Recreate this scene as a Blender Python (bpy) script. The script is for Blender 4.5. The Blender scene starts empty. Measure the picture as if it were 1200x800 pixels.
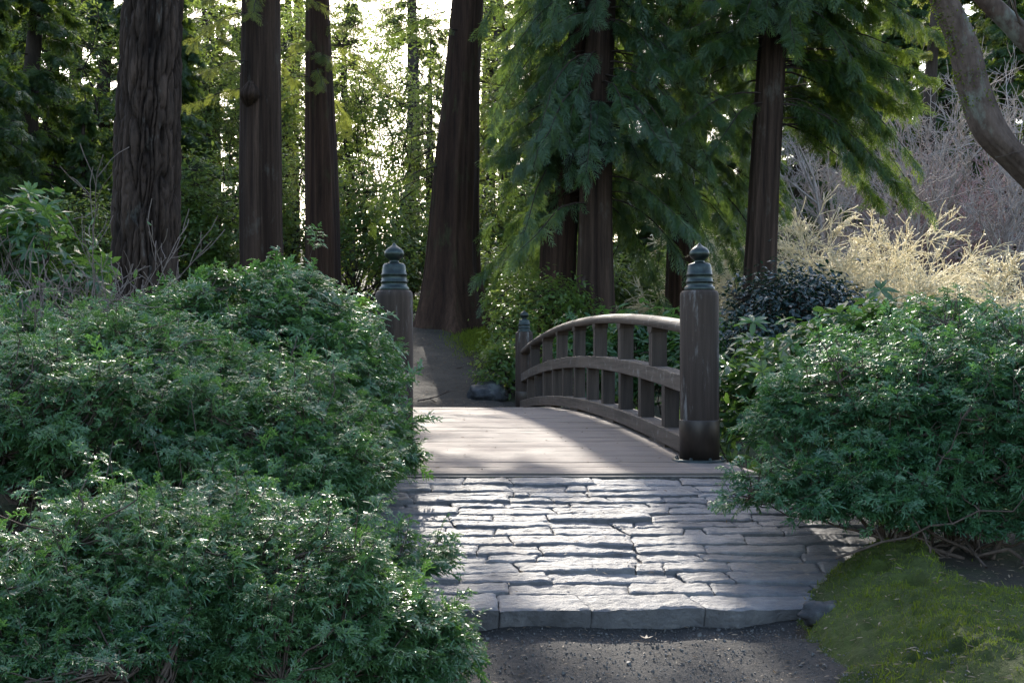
import bpy, math, random
import numpy as np
from mathutils import Vector

R = np.random.default_rng(11)
random.seed(5)
SC = bpy.context.scene
COL = SC.collection
F, ZC = 1500.0, 0.61            # focal length in photo pixels, eye height above the bridge end

# ------------------------------------------------------------------ camera
cd = bpy.data.cameras.new('camera')
cam = bpy.data.objects.new('camera', cd)
COL.objects.link(cam)
cd.sensor_width = 36.0
cd.lens = 45.0
cd.shift_x = 160 / 1200
cd.shift_y = 30 / 1200
cd.clip_start = 0.05
cd.clip_end = 1000
cam.location = (0, 0, ZC)
cam.rotation_euler = (math.pi / 2, 0, 0)
SC.camera = cam

# ------------------------------------------------------------------ sky, sun, exposure
SUN_EL, SUN_AZ = math.radians(29), math.radians(0.5)      # azimuth: from +Y towards +X
world = bpy.data.worlds.new('World')
SC.world = world
world.use_nodes = True
wn = world.node_tree.nodes
wl = world.node_tree.links
for n in list(wn):
    wn.remove(n)
sky = wn.new('ShaderNodeTexSky')
sky.sky_type = 'NISHITA'
sky.sun_disc = False
sky.sun_elevation = SUN_EL
sky.sun_rotation = SUN_AZ
sky.air_density = 1.0
sky.dust_density = 2.0
bg = wn.new('ShaderNodeBackground')
bg.inputs['Strength'].default_value = 0.15
wo = wn.new('ShaderNodeOutputWorld')
wl.new(sky.outputs[0], bg.inputs[0])
wl.new(bg.outputs[0], wo.inputs[0])

sl = bpy.data.lights.new('sun', 'SUN')
sl.energy = 2.1
sl.angle = math.radians(0.5)
sl.color = (1.0, 0.93, 0.82)
so = bpy.data.objects.new('sun', sl)
COL.objects.link(so)
sd = Vector((-math.sin(SUN_AZ) * math.cos(SUN_EL), -math.cos(SUN_AZ) * math.cos(SUN_EL), -math.sin(SUN_EL)))
so.rotation_euler = sd.to_track_quat('-Z', 'Y').to_euler()
so.location = (0, 30, 40)

SC.view_settings.view_transform = 'Standard'
SC.view_settings.look = 'None'
SC.view_settings.exposure = 1.8
SC.view_settings.gamma = 1.0
SC.view_settings.use_curve_mapping = False
cy = SC.cycles
cy.max_bounces = 8
cy.diffuse_bounces = 4
cy.glossy_bounces = 3
cy.transmission_bounces = 5
cy.volume_bounces = 1
cy.caustics_reflective = False
cy.caustics_refractive = False
cy.sample_clamp_indirect = 4.0
cy.use_adaptive_sampling = False
cy.denoising_prefilter = 'ACCURATE'


# ------------------------------------------------------------------ numpy helpers
def P(px, py, Y):
    """a point seen at photo pixel (px, py) at distance Y"""
    return np.array([(px - 440) * Y / F, Y, ZC - (py - 430) * Y / F])


_perm = np.random.default_rng(3).permutation(256)
_perm = np.concatenate([_perm, _perm, _perm])
_grad = np.random.default_rng(4).normal(size=(256, 3))
_grad /= np.linalg.norm(_grad, axis=1)[:, None]


def noise3(p):
    """gradient noise, roughly -0.6..0.6"""
    p = np.asarray(p, float)
    i = np.floor(p).astype(int)
    f = p - i
    u = f * f * f * (f * (f * 6 - 15) + 10)
    i &= 255
    tot = 0
    for dx in (0, 1):
        wx = u[..., 0] if dx else 1 - u[..., 0]
        for dy in (0, 1):
            wy = u[..., 1] if dy else 1 - u[..., 1]
            for dz in (0, 1):
                wz = u[..., 2] if dz else 1 - u[..., 2]
                h = _perm[_perm[_perm[i[..., 0] + dx] + i[..., 1] + dy] + i[..., 2] + dz]
                g = _grad[h]
                d = f - np.array([dx, dy, dz])
                tot = tot + wx * wy * wz * (g * d).sum(-1)
    return tot


def fbm(p, oct=4, gain=0.5):
    p = np.asarray(p, float)
    a, t = 1.0, 0
    for k in range(oct):
        t = t + a * noise3(p + 17.3 * k)
        p = p * 2.03
        a *= gain
    return t


def nrm(v):
    v = np.asarray(v, float)
    return v / (np.linalg.norm(v, axis=-1, keepdims=True) + 1e-9)


def sstep(a, b, x):
    t = np.clip((x - a) / (b - a), 0, 1)
    return t * t * (3 - 2 * t)


# ------------------------------------------------------------------ object helpers
def props(o, label=None, cat=None, group=None, kind=None):
    if label: o['label'] = label
    if cat: o['category'] = cat
    if group: o['group'] = group
    if kind: o['kind'] = kind
    return o


def thing(name, label, cat, loc, group=None, rz=0.0):
    o = bpy.data.objects.new(name, None)
    o.empty_display_size = 0.2
    COL.objects.link(o)
    o.location = [float(x) for x in loc]
    o.rotation_euler = (0, 0, rz)
    return props(o, label, cat, group)


def mesh(name, V, Fc, mat, parent=None, smooth=True, tint=None, origin=None):
    """V (n,3) world coordinates; Fc a list of (m,k) index arrays; parent: V is moved into the parent's frame"""
    V = np.asarray(V, float)
    if not isinstance(Fc, (list, tuple)):
        Fc = [Fc]
    Fc = [np.asarray(f, int) for f in Fc if len(f)]
    off = np.zeros(3)
    if origin is not None:
        off = np.asarray(origin, float)
    elif parent is not None:
        q = parent
        while q is not None:
            off = off + np.array(q.location[:])
            q = q.parent
    V = V - off
    me = bpy.data.meshes.new(name)
    me.vertices.add(len(V))
    me.vertices.foreach_set('co', V.astype(np.float32).ravel())
    idx = np.concatenate([f.ravel() for f in Fc])
    lens = np.concatenate([np.full(len(f), f.shape[1]) for f in Fc])
    starts = np.concatenate([[0], np.cumsum(lens)[:-1]])
    me.loops.add(len(idx))
    me.loops.foreach_set('vertex_index', idx.astype(np.int32))
    me.polygons.add(len(lens))
    me.polygons.foreach_set('loop_start', starts.astype(np.int32))
    me.polygons.foreach_set('use_smooth', np.full(len(lens), bool(smooth)))
    me.update(calc_edges=True)
    if tint is not None:
        a = me.attributes.new('tint', 'FLOAT', 'POINT')
        a.data.foreach_set('value', np.asarray(tint, np.float32))
    me.materials.append(mat)
    o = bpy.data.objects.new(name, me)
    COL.objects.link(o)
    if parent is not None:
        o.parent = parent
    elif origin is not None:
        o.location = [float(x) for x in origin]
    return o


class Acc:
    """collects vertices and faces of one mesh"""

    def __init__(s):
        s.V, s.F4, s.F3, s.T, s.n = [], [], [], [], 0

    def add(s, V, F4=None, F3=None, tint=0.5):
        V = np.asarray(V, float)
        if F4 is not None and len(F4): s.F4.append(np.asarray(F4, int) + s.n)
        if F3 is not None and len(F3): s.F3.append(np.asarray(F3, int) + s.n)
        s.V.append(V)
        s.T.append(np.broadcast_to(tint, (len(V),)))
        s.n += len(V)

    def build(s, name, mat, parent=None, smooth=True, origin=None):
        fc = []
        if s.F4: fc.append(np.concatenate(s.F4))
        if s.F3: fc.append(np.concatenate(s.F3))
        return mesh(name, np.concatenate(s.V), fc, mat, parent, smooth, np.concatenate(s.T), origin)


def tubes(Pl, Rd, ns=4):
    """Pl (N,k,3) polylines, Rd (N,k) radii -> V, F4"""
    Pl = np.asarray(Pl, float)
    Rd = np.asarray(Rd, float)
    N, k, _ = Pl.shape
    tan = np.gradient(Pl, axis=1)
    tan = nrm(tan)
    mean = nrm(tan.mean(1))
    ref = np.where((np.abs(mean[:, 2:3]) > 0.8), np.array([[1.0, 0, 0]]), np.array([[0, 0, 1.0]]))[:, None, :]
    s = nrm(np.cross(tan, ref))
    u = np.cross(s, tan)
    a = np.arange(ns) * 2 * math.pi / ns
    ring = (s[:, :, None, :] * np.cos(a)[None, None, :, None] + u[:, :, None, :] * np.sin(a)[None, None, :, None])
    V = Pl[:, :, None, :] + ring * Rd[:, :, None, None]
    V = V.reshape(-1, 3)
    n0 = (np.arange(N) * k * ns)[:, None, None]
    j = (np.arange(k - 1) * ns)[None, :, None]
    c = np.arange(ns)[None, None, :]
    c2 = (c + 1) % ns
    Fq = np.stack([n0 + j + c, n0 + j + c2, n0 + j + ns + c2, n0 + j + ns + c], -1).reshape(-1, 4)
    return V, Fq


def spline(pts, n):
    """smooth curve through pts (k,d) with n samples"""
    pts = np.asarray(pts, float)
    k = len(pts)
    t = np.linspace(0, k - 1, n)
    i = np.clip(t.astype(int), 0, k - 2)
    f = (t - i)[:, None]
    p0 = pts[np.clip(i - 1, 0, k - 1)]
    p1, p2 = pts[i], pts[i + 1]
    p3 = pts[np.clip(i + 2, 0, k - 1)]
    return 0.5 * ((2 * p1) + (-p0 + p2) * f + (2 * p0 - 5 * p1 + 4 * p2 - p3) * f * f + (-p0 + 3 * p1 - 3 * p2 + p3) * f ** 3)


def orient(fwd, up):
    x = nrm(fwd)
    y = nrm(np.cross(up, x))
    z = np.cross(x, y)
    return np.stack([x, y, z], -1)       # columns


def instances(tV, tF, M, T, scale, tint, ttint=None):
    """template copies -> V, F4, tint"""
    N, v = len(T), len(tV)
    V = np.einsum('nij,vj->nvi', M, tV) * scale[:, None, None] + T[:, None, :]
    Fq = tF[None, :, :] + (np.arange(N) * v)[:, None, None]
    ti = np.repeat(np.asarray(tint)[:, None], v, 1)
    if ttint is not None:
        ti = np.clip(ti + ttint[None, :], 0, 1)
    return V.reshape(-1, 3), Fq.reshape(-1, 4), ti.ravel()


def box(x0, x1, y0, y1, z0, z1):
    V = np.array([[x, y, z] for z in (z0, z1) for y in (y0, y1) for x in (x0, x1)], float)
    Fq = np.array([[0, 2, 3, 1], [4, 5, 7, 6], [0, 1, 5, 4], [2, 6, 7, 3], [0, 4, 6, 2], [1, 3, 7, 5]])
    return V, Fq


def lathe(prof, c, ns=40):
    """prof list of (r, z)"""
    prof = np.array(prof, float)
    a = np.arange(ns) * 2 * math.pi / ns
    V = np.stack([c[0] + prof[:, :1] * np.cos(a), c[1] + prof[:, :1] * np.sin(a), c[2] + prof[:, 1:] + 0 * a], -1).reshape(-1, 3)
    k = len(prof)
    j = (np.arange(k - 1) * ns)[:, None]
    q = np.arange(ns)[None, :]
    q2 = (q + 1) % ns
    return V, np.stack([j + q, j + q2, j + ns + q2, j + ns + q], -1).reshape(-1, 4)


def grid_faces(nx, ny):
    """vertex index = iy*nx+ix"""
    ix, iy = np.meshgrid(np.arange(nx - 1), np.arange(ny - 1))
    a = (iy * nx + ix).ravel()
    return np.stack([a, a + 1, a + nx + 1, a + nx], -1)


# ------------------------------------------------------------------ materials
def new_mat(name):
    m = bpy.data.materials.new(name)
    m.use_nodes = True
    nt = m.node_tree
    for n in list(nt.nodes):
        nt.nodes.remove(n)
    out = nt.nodes.new('ShaderNodeOutputMaterial')
    b = nt.nodes.new('ShaderNodeBsdfPrincipled')
    nt.links.new(b.outputs[0], out.inputs[0])
    return m, nt, b, out


def coords(nt, scale=(1, 1, 1)):
    tc = nt.nodes.new('ShaderNodeTexCoord')
    mp = nt.nodes.new('ShaderNodeMapping')
    mp.inputs['Scale'].default_value = scale
    nt.links.new(tc.outputs['Object'], mp.inputs[0])
    return mp.outputs[0]


def noise_node(nt, vec, scale, detail=5, rough=0.6):
    n = nt.nodes.new('ShaderNodeTexNoise')
    n.inputs['Scale'].default_value = scale
    n.inputs['Detail'].default_value = detail
    n.inputs['Roughness'].default_value = rough
    nt.links.new(vec, n.inputs['Vector'])
    return n.outputs['Fac']


def ramp(nt, fac, stops):
    r = nt.nodes.new('ShaderNodeValToRGB')
    e = r.color_ramp.elements
    while len(e) < len(stops):
        e.new(0.5)
    for k, (p, c) in enumerate(stops):
        e[k].position = p
        e[k].color = (*c, 1)
    nt.links.new(fac, r.inputs[0])
    return r.outputs[0]


def mixc(nt, fac, a, b, mode='MIX'):
    m = nt.nodes.new('ShaderNodeMix')
    m.data_type = 'RGBA'
    m.blend_type = mode
    for s, v in ((0, fac), (6, a), (7, b)):
        if isinstance(v, (int, float)): m.inputs[s].default_value = v
        elif isinstance(v, tuple): m.inputs[s].default_value = (*v, 1)
        else: nt.links.new(v, m.inputs[s])
    return m.outputs[2]


def bump(nt, b, h, strength=0.5, dist=0.02, prev=None):
    n = nt.nodes.new('ShaderNodeBump')
    n.inputs['Strength'].default_value = strength
    n.inputs['Distance'].default_value = dist
    nt.links.new(h, n.inputs['Height'])
    if prev is not None: nt.links.new(prev, n.inputs['Normal'])
    nt.links.new(n.outputs[0], b.inputs['Normal'])
    return n.outputs[0]


def leaf_mat(name, c0, c1, tc, trans=0.35, rough=0.45, spec=0.5):
    m, nt, b, out = new_mat(name)
    at = nt.nodes.new('ShaderNodeAttribute')
    at.attribute_name = 'tint'
    col = mixc(nt, at.outputs['Fac'], c0, c1)
    nt.links.new(col, b.inputs['Base Color'])
    b.inputs['Roughness'].default_value = rough
    b.inputs['Specular IOR Level'].default_value = spec
    t = nt.nodes.new('ShaderNodeBsdfTranslucent')
    t.inputs[0].default_value = (*tc, 1)
    mx = nt.nodes.new('ShaderNodeMixShader')
    mx.inputs[0].default_value = trans
    nt.links.new(b.outputs[0], mx.inputs[1])
    nt.links.new(t.outputs[0], mx.inputs[2])
    nt.links.new(mx.outputs[0], out.inputs[0])
    return m


def bark_mat(name, c0, c1, sx=14, sz=1.6, rough=0.9, lichen=0.0, bs=0.8, bd=0.02, ridge=0.0, lcol=(0.2, 0.21, 0.17), lt=0.55):
    m, nt, b, out = new_mat(name)
    v = coords(nt, (sx, sx, sz))
    h = noise_node(nt, v, 1.0, 6, 0.65)
    h2 = noise_node(nt, coords(nt, (60, 60, 9)), 1.0, 4, 0.6)
    col = ramp(nt, h, [(0.3, c0), (0.7, c1)])
    col = mixc(nt, 0.35, col, ramp(nt, h2, [(0.3, (0.2, 0.2, 0.2)), (0.75, (1, 1, 1))]), 'MULTIPLY')
    if ridge:  # weathered ridges, reddish furrows; the contrast also paints relief shading into the bark
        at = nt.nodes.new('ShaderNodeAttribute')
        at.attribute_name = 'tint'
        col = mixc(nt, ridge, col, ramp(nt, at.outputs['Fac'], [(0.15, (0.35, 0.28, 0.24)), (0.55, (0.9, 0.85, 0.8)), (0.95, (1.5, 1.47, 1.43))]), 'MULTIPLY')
    if lichen:
        l = noise_node(nt, coords(nt, (3, 3, 1.2)), 1.0, 6, 0.7)
        col = mixc(nt, ramp(nt, l, [(lt, (0, 0, 0)), (lt + 0.1, (lichen,) * 3)]), col, lcol)
    nt.links.new(col, b.inputs['Base Color'])
    b.inputs['Roughness'].default_value = rough
    b.inputs['Specular IOR Level'].default_value = 0.25
    p = bump(nt, b, h, bs, bd)
    bump(nt, b, h2, 0.5, 0.006, p)
    return m


M = {}
M['cypress'] = leaf_mat('cypress_leaf', (0.026, 0.082, 0.036), (0.115, 0.21, 0.08), (0.2, 0.42, 0.07), 0.3, 0.31, 0.75)
M['cypress_blue'] = leaf_mat('cypress_blue_leaf', (0.025, 0.087, 0.041), (0.095, 0.2, 0.085), (0.16, 0.37, 0.07), 0.28, 0.33, 0.65)
M['rhodo'] = leaf_mat('rhododendron_leaf', (0.02, 0.06, 0.022), (0.05, 0.115, 0.035), (0.22, 0.4, 0.06), 0.3, 0.32, 0.6)
M['camellia'] = leaf_mat('camellia_leaf', (0.008, 0.022, 0.02), (0.015, 0.04, 0.032), (0.04, 0.1, 0.03), 0.15, 0.22, 0.7)
M['understory'] = leaf_mat('understory_leaf', (0.02, 0.05, 0.012), (0.06, 0.12, 0.02), (0.37, 0.48, 0.085), 0.42, 0.35, 0.5)
M['cedar'] = leaf_mat('cedar_leaf', (0.02, 0.055, 0.027), (0.055, 0.105, 0.042), (0.24, 0.36, 0.06), 0.36, 0.42, 0.6)
M['cedar_dark'] = leaf_mat('cedar_dark_leaf', (0.015, 0.045, 0.016), (0.045, 0.09, 0.024), (0.24, 0.34, 0.04), 0.36, 0.48, 0.5)
M['fir'] = leaf_mat('fir_needle', (0.018, 0.045, 0.02), (0.05, 0.085, 0.03), (0.4, 0.45, 0.08), 0.4, 0.55, 0.3)
M['straw'] = leaf_mat('straw_twig', (0.5, 0.44, 0.33), (0.82, 0.75, 0.58), (0.92, 0.86, 0.67), 0.65, 0.5, 0.4)
M['moss_blade'] = leaf_mat('moss_blade', (0.045, 0.07, 0.008), (0.16, 0.21, 0.022), (0.26, 0.32, 0.03), 0.35, 0.7, 0.2)
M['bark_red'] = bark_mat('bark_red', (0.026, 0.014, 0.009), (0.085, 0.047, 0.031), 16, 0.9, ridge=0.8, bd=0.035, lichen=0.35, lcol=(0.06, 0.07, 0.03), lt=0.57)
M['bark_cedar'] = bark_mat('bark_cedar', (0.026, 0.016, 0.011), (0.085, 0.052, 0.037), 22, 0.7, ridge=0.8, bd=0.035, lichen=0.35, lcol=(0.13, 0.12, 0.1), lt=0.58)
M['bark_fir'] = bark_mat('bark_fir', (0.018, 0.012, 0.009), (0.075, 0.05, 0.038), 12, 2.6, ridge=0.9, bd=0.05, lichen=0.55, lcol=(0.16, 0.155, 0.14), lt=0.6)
M['bark_far'] = bark_mat('bark_far', (0.03, 0.022, 0.017), (0.085, 0.063, 0.05), 6, 0.8)
M['bark_pale'] = bark_mat('bark_pale', (0.065, 0.042, 0.032), (0.175, 0.122, 0.095), 9, 6, lichen=0.8, bd=0.012)
M['twig'] = bark_mat('twig', (0.06, 0.042, 0.032), (0.16, 0.115, 0.09), 30, 30, bd=0.004)
M['twig_dark'] = bark_mat('twig_dark', (0.025, 0.018, 0.014), (0.07, 0.05, 0.04), 30, 30, bd=0.004)
M['twig_grey'] = bark_mat('twig_grey', (0.33, 0.275, 0.24), (0.54, 0.46, 0.41), 20, 20, bd=0.004)
M['twig_mid'] = bark_mat('twig_mid', (0.13, 0.098, 0.08), (0.26, 0.2, 0.17), 20, 20, bd=0.004)
M['twig_red'] = bark_mat('twig_red', (0.34, 0.21, 0.19), (0.52, 0.36, 0.33), 20, 20, bd=0.004)


def mat_wood(name, c0, c1, axis='y', rough=0.6, spec=0.4, streak=0.0):
    m, nt, b, out = new_mat(name)
    sc = {'x': (1.3, 30, 30), 'y': (30, 1.3, 30), 'z': (26, 26, 1.6)}[axis]
    g = noise_node(nt, coords(nt, sc), 1.0, 6, 0.6)
    big = noise_node(nt, coords(nt, (1.7, 1.7, 1.7)), 1.0, 5, 0.65)
    col = ramp(nt, g, [(0.28, c0), (0.72, c1)])
    col = mixc(nt, 0.55, col, ramp(nt, big, [(0.3, (0.45, 0.43, 0.42)), (0.7, (1.1, 1.08, 1.05))]), 'MULTIPLY')
    if streak:
        s = noise_node(nt, coords(nt, (14, 14, 2.2) if axis == 'z' else (9, 9, 9)), 1.0, 7, 0.75)
        col = mixc(nt, ramp(nt, s, [(0.56, (0, 0, 0)), (0.68, (streak,) * 3)]), col, (0.33, 0.31, 0.29))
    at = nt.nodes.new('ShaderNodeAttribute')
    at.attribute_name = 'tint'
    col = mixc(nt, 0.5, col, ramp(nt, at.outputs['Fac'], [(0, (0.6, 0.58, 0.57)), (1, (1.25, 1.22, 1.18))]), 'MULTIPLY')
    nt.links.new(col, b.inputs['Base Color'])
    r = nt.nodes.new('ShaderNodeMapRange')
    r.inputs[1].default_value, r.inputs[2].default_value = 0.3, 0.7
    r.inputs[3].default_value, r.inputs[4].default_value = rough - 0.12, rough + 0.15
    nt.links.new(big, r.inputs[0])
    nt.links.new(r.outputs[0], b.inputs['Roughness'])
    b.inputs['Specular IOR Level'].default_value = spec
    fine = noise_node(nt, coords(nt, tuple(v_ * 3.2 for v_ in sc)), 1.0, 4, 0.7)
    bump(nt, b, fine, 0.5, 0.003, bump(nt, b, g, 0.6, 0.007))
    return m


M['deck'] = mat_wood('deck_wood', (0.17, 0.138, 0.118), (0.30, 0.25, 0.216), 'x', 0.78, spec=0.2)
M['rail'] = mat_wood('rail_wood', (0.055, 0.041, 0.031), (0.16, 0.122, 0.096), 'y', 0.68, spec=0.3, streak=0.5)
M['baluster'] = mat_wood('baluster_wood', (0.036, 0.026, 0.02), (0.10, 0.074, 0.058), 'z', 0.7, spec=0.25)
M['post'] = mat_wood('post_wood', (0.03, 0.02, 0.014), (0.085, 0.058, 0.044), 'z', 0.68, spec=0.25, streak=0.5)
m, nt, b, out = new_mat('sleeve_copper')
n = noise_node(nt, coords(nt, (6, 6, 3)), 1.0, 6, 0.7)
nt.links.new(ramp(nt, n, [(0.3, (0.03, 0.022, 0.017)), (0.7, (0.075, 0.056, 0.044))]), b.inputs['Base Color'])
b.inputs['Roughness'].default_value = 0.42
b.inputs['Metallic'].default_value = 0.5
bump(nt, b, n, 0.2, 0.004)
M['sleeve'] = m
m, nt, b, out = new_mat('cap_bronze')
n = noise_node(nt, coords(nt, (16, 16, 22)), 1.0, 6, 0.7)
nt.links.new(ramp(nt, n, [(0.35, (0.022, 0.025, 0.023)), (0.62, (0.042, 0.056, 0.05)), (0.8, (0.11, 0.15, 0.13))]), b.inputs['Base Color'])
b.inputs['Roughness'].default_value = 0.36
b.inputs['Metallic'].default_value = 0.65
bump(nt, b, n, 0.2, 0.003)
M['bronze'] = m

m, nt, b, out = new_mat('paving_stone')
n1 = noise_node(nt, coords(nt, (5, 5, 5)), 1.0, 8, 0.65)
n2 = noise_node(nt, coords(nt, (34, 60, 34)), 1.0, 6, 0.7)
at = nt.nodes.new('ShaderNodeAttribute')
at.attribute_name = 'tint'
col = ramp(nt, n1, [(0.3, (0.10, 0.096, 0.096)), (0.55, (0.185, 0.178, 0.177)), (0.75, (0.27, 0.258, 0.245))])
col = mixc(nt, 0.7, col, ramp(nt, at.outputs['Fac'], [(0, (0.55, 0.55, 0.58)), (1, (1.25, 1.22, 1.18))]), 'MULTIPLY')
col = mixc(nt, 0.4, col, ramp(nt, n2, [(0.3, (0.5, 0.5, 0.5)), (0.7, (1.2, 1.2, 1.2))]), 'MULTIPLY')
nt.links.new(col, b.inputs['Base Color'])
b.inputs['Roughness'].default_value = 0.6
b.inputs['Specular IOR Level'].default_value = 0.4
p = bump(nt, b, n1, 0.6, 0.03)
bump(nt, b, n2, 0.9, 0.01, p)
M['stone'] = m

m, nt, b, out = new_mat('mortar')
n = noise_node(nt, coords(nt, (40, 40, 40)), 1.0, 5, 0.7)
n2 = noise_node(nt, coords(nt, (2.5, 2.5, 2.5)), 1.0, 5, 0.7)
col = ramp(nt, n, [(0.3, (0.055, 0.05, 0.045)), (0.7, (0.15, 0.135, 0.12))])
col = mixc(nt, ramp(nt, n2, [(0.55, (0, 0, 0)), (0.66, (0.8, 0.8, 0.8))]), col, (0.09, 0.1, 0.025))
nt.links.new(col, b.inputs['Base Color'])
b.inputs['Roughness'].default_value = 0.9
bump(nt, b, n, 0.8, 0.01)
M['mortar'] = m


def ground_mat(name, c0, c1, c2, spot, sscale=60, rough=0.9, moss=None):
    m, nt, b, out = new_mat(name)
    n = noise_node(nt, coords(nt), 1.3, 6, 0.6)
    f = noise_node(nt, coords(nt), 26, 6, 0.75)
    g = noise_node(nt, coords(nt), sscale, 3, 0.7)
    col = ramp(nt, n, [(0.3, c0), (0.7, c1)])
    col = mixc(nt, 0.7, col, ramp(nt, f, [(0.3, (0.35, 0.35, 0.35)), (0.7, (1.3, 1.3, 1.3))]), 'MULTIPLY')
    col = mixc(nt, ramp(nt, g, [(0.62, (0, 0, 0)), (0.7, (spot,) * 3)]), col, c2)
    if moss:
        k = noise_node(nt, coords(nt), 0.9, 6, 0.7)
        col = mixc(nt, ramp(nt, k, [(0.48, (0, 0, 0)), (0.6, (1, 1, 1))]), col, moss)
    nt.links.new(col, b.inputs['Base Color'])
    b.inputs['Roughness'].default_value = rough
    b.inputs['Specular IOR Level'].default_value = 0.35
    p = bump(nt, b, f, 0.8, 0.02)
    bump(nt, b, g, 0.8, 0.012, p)
    return m


M['soil'] = ground_mat('forest_soil', (0.026, 0.02, 0.013), (0.06, 0.045, 0.03), (0.15, 0.11, 0.065), 0.8, 55, moss=(0.035, 0.05, 0.012))
M['gravel'] = ground_mat('path_gravel', (0.032, 0.029, 0.027), (0.058, 0.052, 0.046), (0.14, 0.13, 0.12), 0.7, 90, 0.85)
M['earth'] = ground_mat('path_earth', (0.042, 0.034, 0.026), (0.08, 0.064, 0.048), (0.13, 0.105, 0.08), 0.6, 60, 0.9)
M['moss'] = ground_mat('moss', (0.03, 0.042, 0.008), (0.075, 0.098, 0.014), (0.06, 0.045, 0.03), 0.4, 50)
M['pebble'] = bark_mat('pebble', (0.07, 0.066, 0.062), (0.2, 0.19, 0.175), 40, 40, 0.6, bd=0.002)
M['rock'] = bark_mat('rock', (0.025, 0.025, 0.026), (0.085, 0.083, 0.083), 7, 9, 0.6, lichen=0.4, bd=0.02)
M['dead_leaf'] = leaf_mat('dead_leaf', (0.16, 0.11, 0.07), (0.3, 0.23, 0.16), (0.3, 0.2, 0.1), 0.2, 0.6, 0.3)


# ------------------------------------------------------------------ terrain
LY = ([-30, 0, 4, 5.5, 8, 11, 14, 18.7, 25, 32, 45, 70, 160], [-.9, -.7, -.55, -.4, -.1, .1, .4, 1.1, 1.75, 2.2, 3.0, 5.0, 16])
CY = ([-30, 0, 4.7, 5.5, 6.5, 7.5, 8.6, 11, 13, 15, 17, 17.9, 19.2, 24.5, 28, 40, 70, 160],
      [-1.2, -.74, -.555, -.50, -.54, -.7, -.95, -1.6, -1.8, -1.6, -.55, -.06, .12, 1.38, 1.75, 2.6, 5.0, 16])
RY = ([-30, 0, 3, 4, 5, 5.8, 6.8, 8.5, 11, 15, 20, 24, 30, 45, 70, 160], [-.9, -.7, -.47, -.41, -.29, -.2, -.24, -.5, -.8, -.6, .25, .65, 1.1, 2.3, 5.0, 16])


def terrain(X, Y):
    X = np.asarray(X, float)
    Y = np.asarray(Y, float)
    xr = np.interp(Y, [3, 4.7, 5.4, 6.3, 7, 8, 16, 18.5, 25], [1.35, 1.45, 1.55, 1.95, 2.45, 2.5, 2.5, 2.0, 1.9])
    xw = np.interp(Y, [5, 8, 14, 24], [0.75, 1.0, 1.5, 1.5])
    xl = np.interp(Y, [4, 8, 16, 24], [-.3, -.4, -.4, 0.2])
    wr = sstep(0, 1, (X - xr) / xw)
    wl_ = sstep(0, 1, (xl - X) / 1.2)
    h = np.interp(Y, *CY) * (1 - wr - wl_) + np.interp(Y, *RY) * wr + np.interp(Y, *LY) * wl_
    q = np.stack([X * .22, Y * .22, 0 * X], -1)
    far = sstep(8, 30, np.abs(Y - 10)) * .5 + .04 + 0.25 * (wr + wl_) * sstep(7, 10, Y)
    h = h + fbm(q, 4) * far
    h = h + fbm(np.stack([X * 2.2, Y * 2.2, 0 * X + 3], -1), 3) * 0.035
    return h


def gz(x, y):
    return float(terrain(np.array([x]), np.array([y]))[0])


xs = np.concatenate([np.linspace(-140, -14, 30)[:-1], np.arange(-14, -4, .5), np.arange(-4, 8, .13), np.arange(8, 22, .5), np.linspace(22, 160, 30)])
ys = np.concatenate([np.linspace(-40, 0, 14)[:-1], np.arange(0, 3, .3), np.arange(3, 9, .12), np.arange(9, 30, .2), np.arange(30, 60, 1.0), np.linspace(60, 220, 30)])
gx, gy = np.meshgrid(xs, ys)
mesh('ground', np.stack([gx, gy, terrain(gx, gy)], -1).reshape(-1, 3), grid_faces(len(xs), len(ys)), M['soil']).__setitem__('kind', 'structure')


def sheet(name, mat, ymin, ymax, fl, fr, nx, ny, lift, kind='structure'):
    yy = np.linspace(ymin, ymax, ny)
    t = np.linspace(0, 1, nx)
    l, r = fl(yy), fr(yy)
    X = l[:, None] + (r - l)[:, None] * t[None, :]
    Yg = np.repeat(yy[:, None], nx, 1)
    e = np.minimum(t, 1 - t)[None, :] * (r - l)[:, None]
    z = terrain(X, Yg) + lift * np.clip(e / 0.12, -1, 1) - 0.02 * (e < 0.01)
    z = z + fbm(np.stack([X * 6, Yg * 6, 0 * X], -1), 3) * 0.008
    o = mesh(name, np.stack([X, Yg, z], -1).reshape(-1, 3), grid_faces(nx, ny), mat)
    o['kind'] = kind
    return o


wob = lambda y, s, a: a * fbm(np.stack([y * 1.7 + s, 0 * y + s, 0 * y], -1), 4)
sheet('gravel_path', M['gravel'], -6, 5.6, lambda y: -.55 + wob(y, 1, .25), lambda y: np.interp(y, [-6, 3, 4.6, 5.3], [1.5, 1.62, 1.72, 1.8]) + wob(y, 9, .2), 60, 240, .02)
sheet('woodland_path', M['earth'], 17.6, 25.2, lambda y: np.interp(y, [17, 20, 25], [-.3, -.2, .2]) + wob(y, 5, .25),
      lambda y: np.interp(y, [17, 18.6, 20.5, 23, 25], [2.1, 1.9, 1.75, 1.55, 1.6]) + wob(y, 12, .2), 50, 150, .03)

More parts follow.
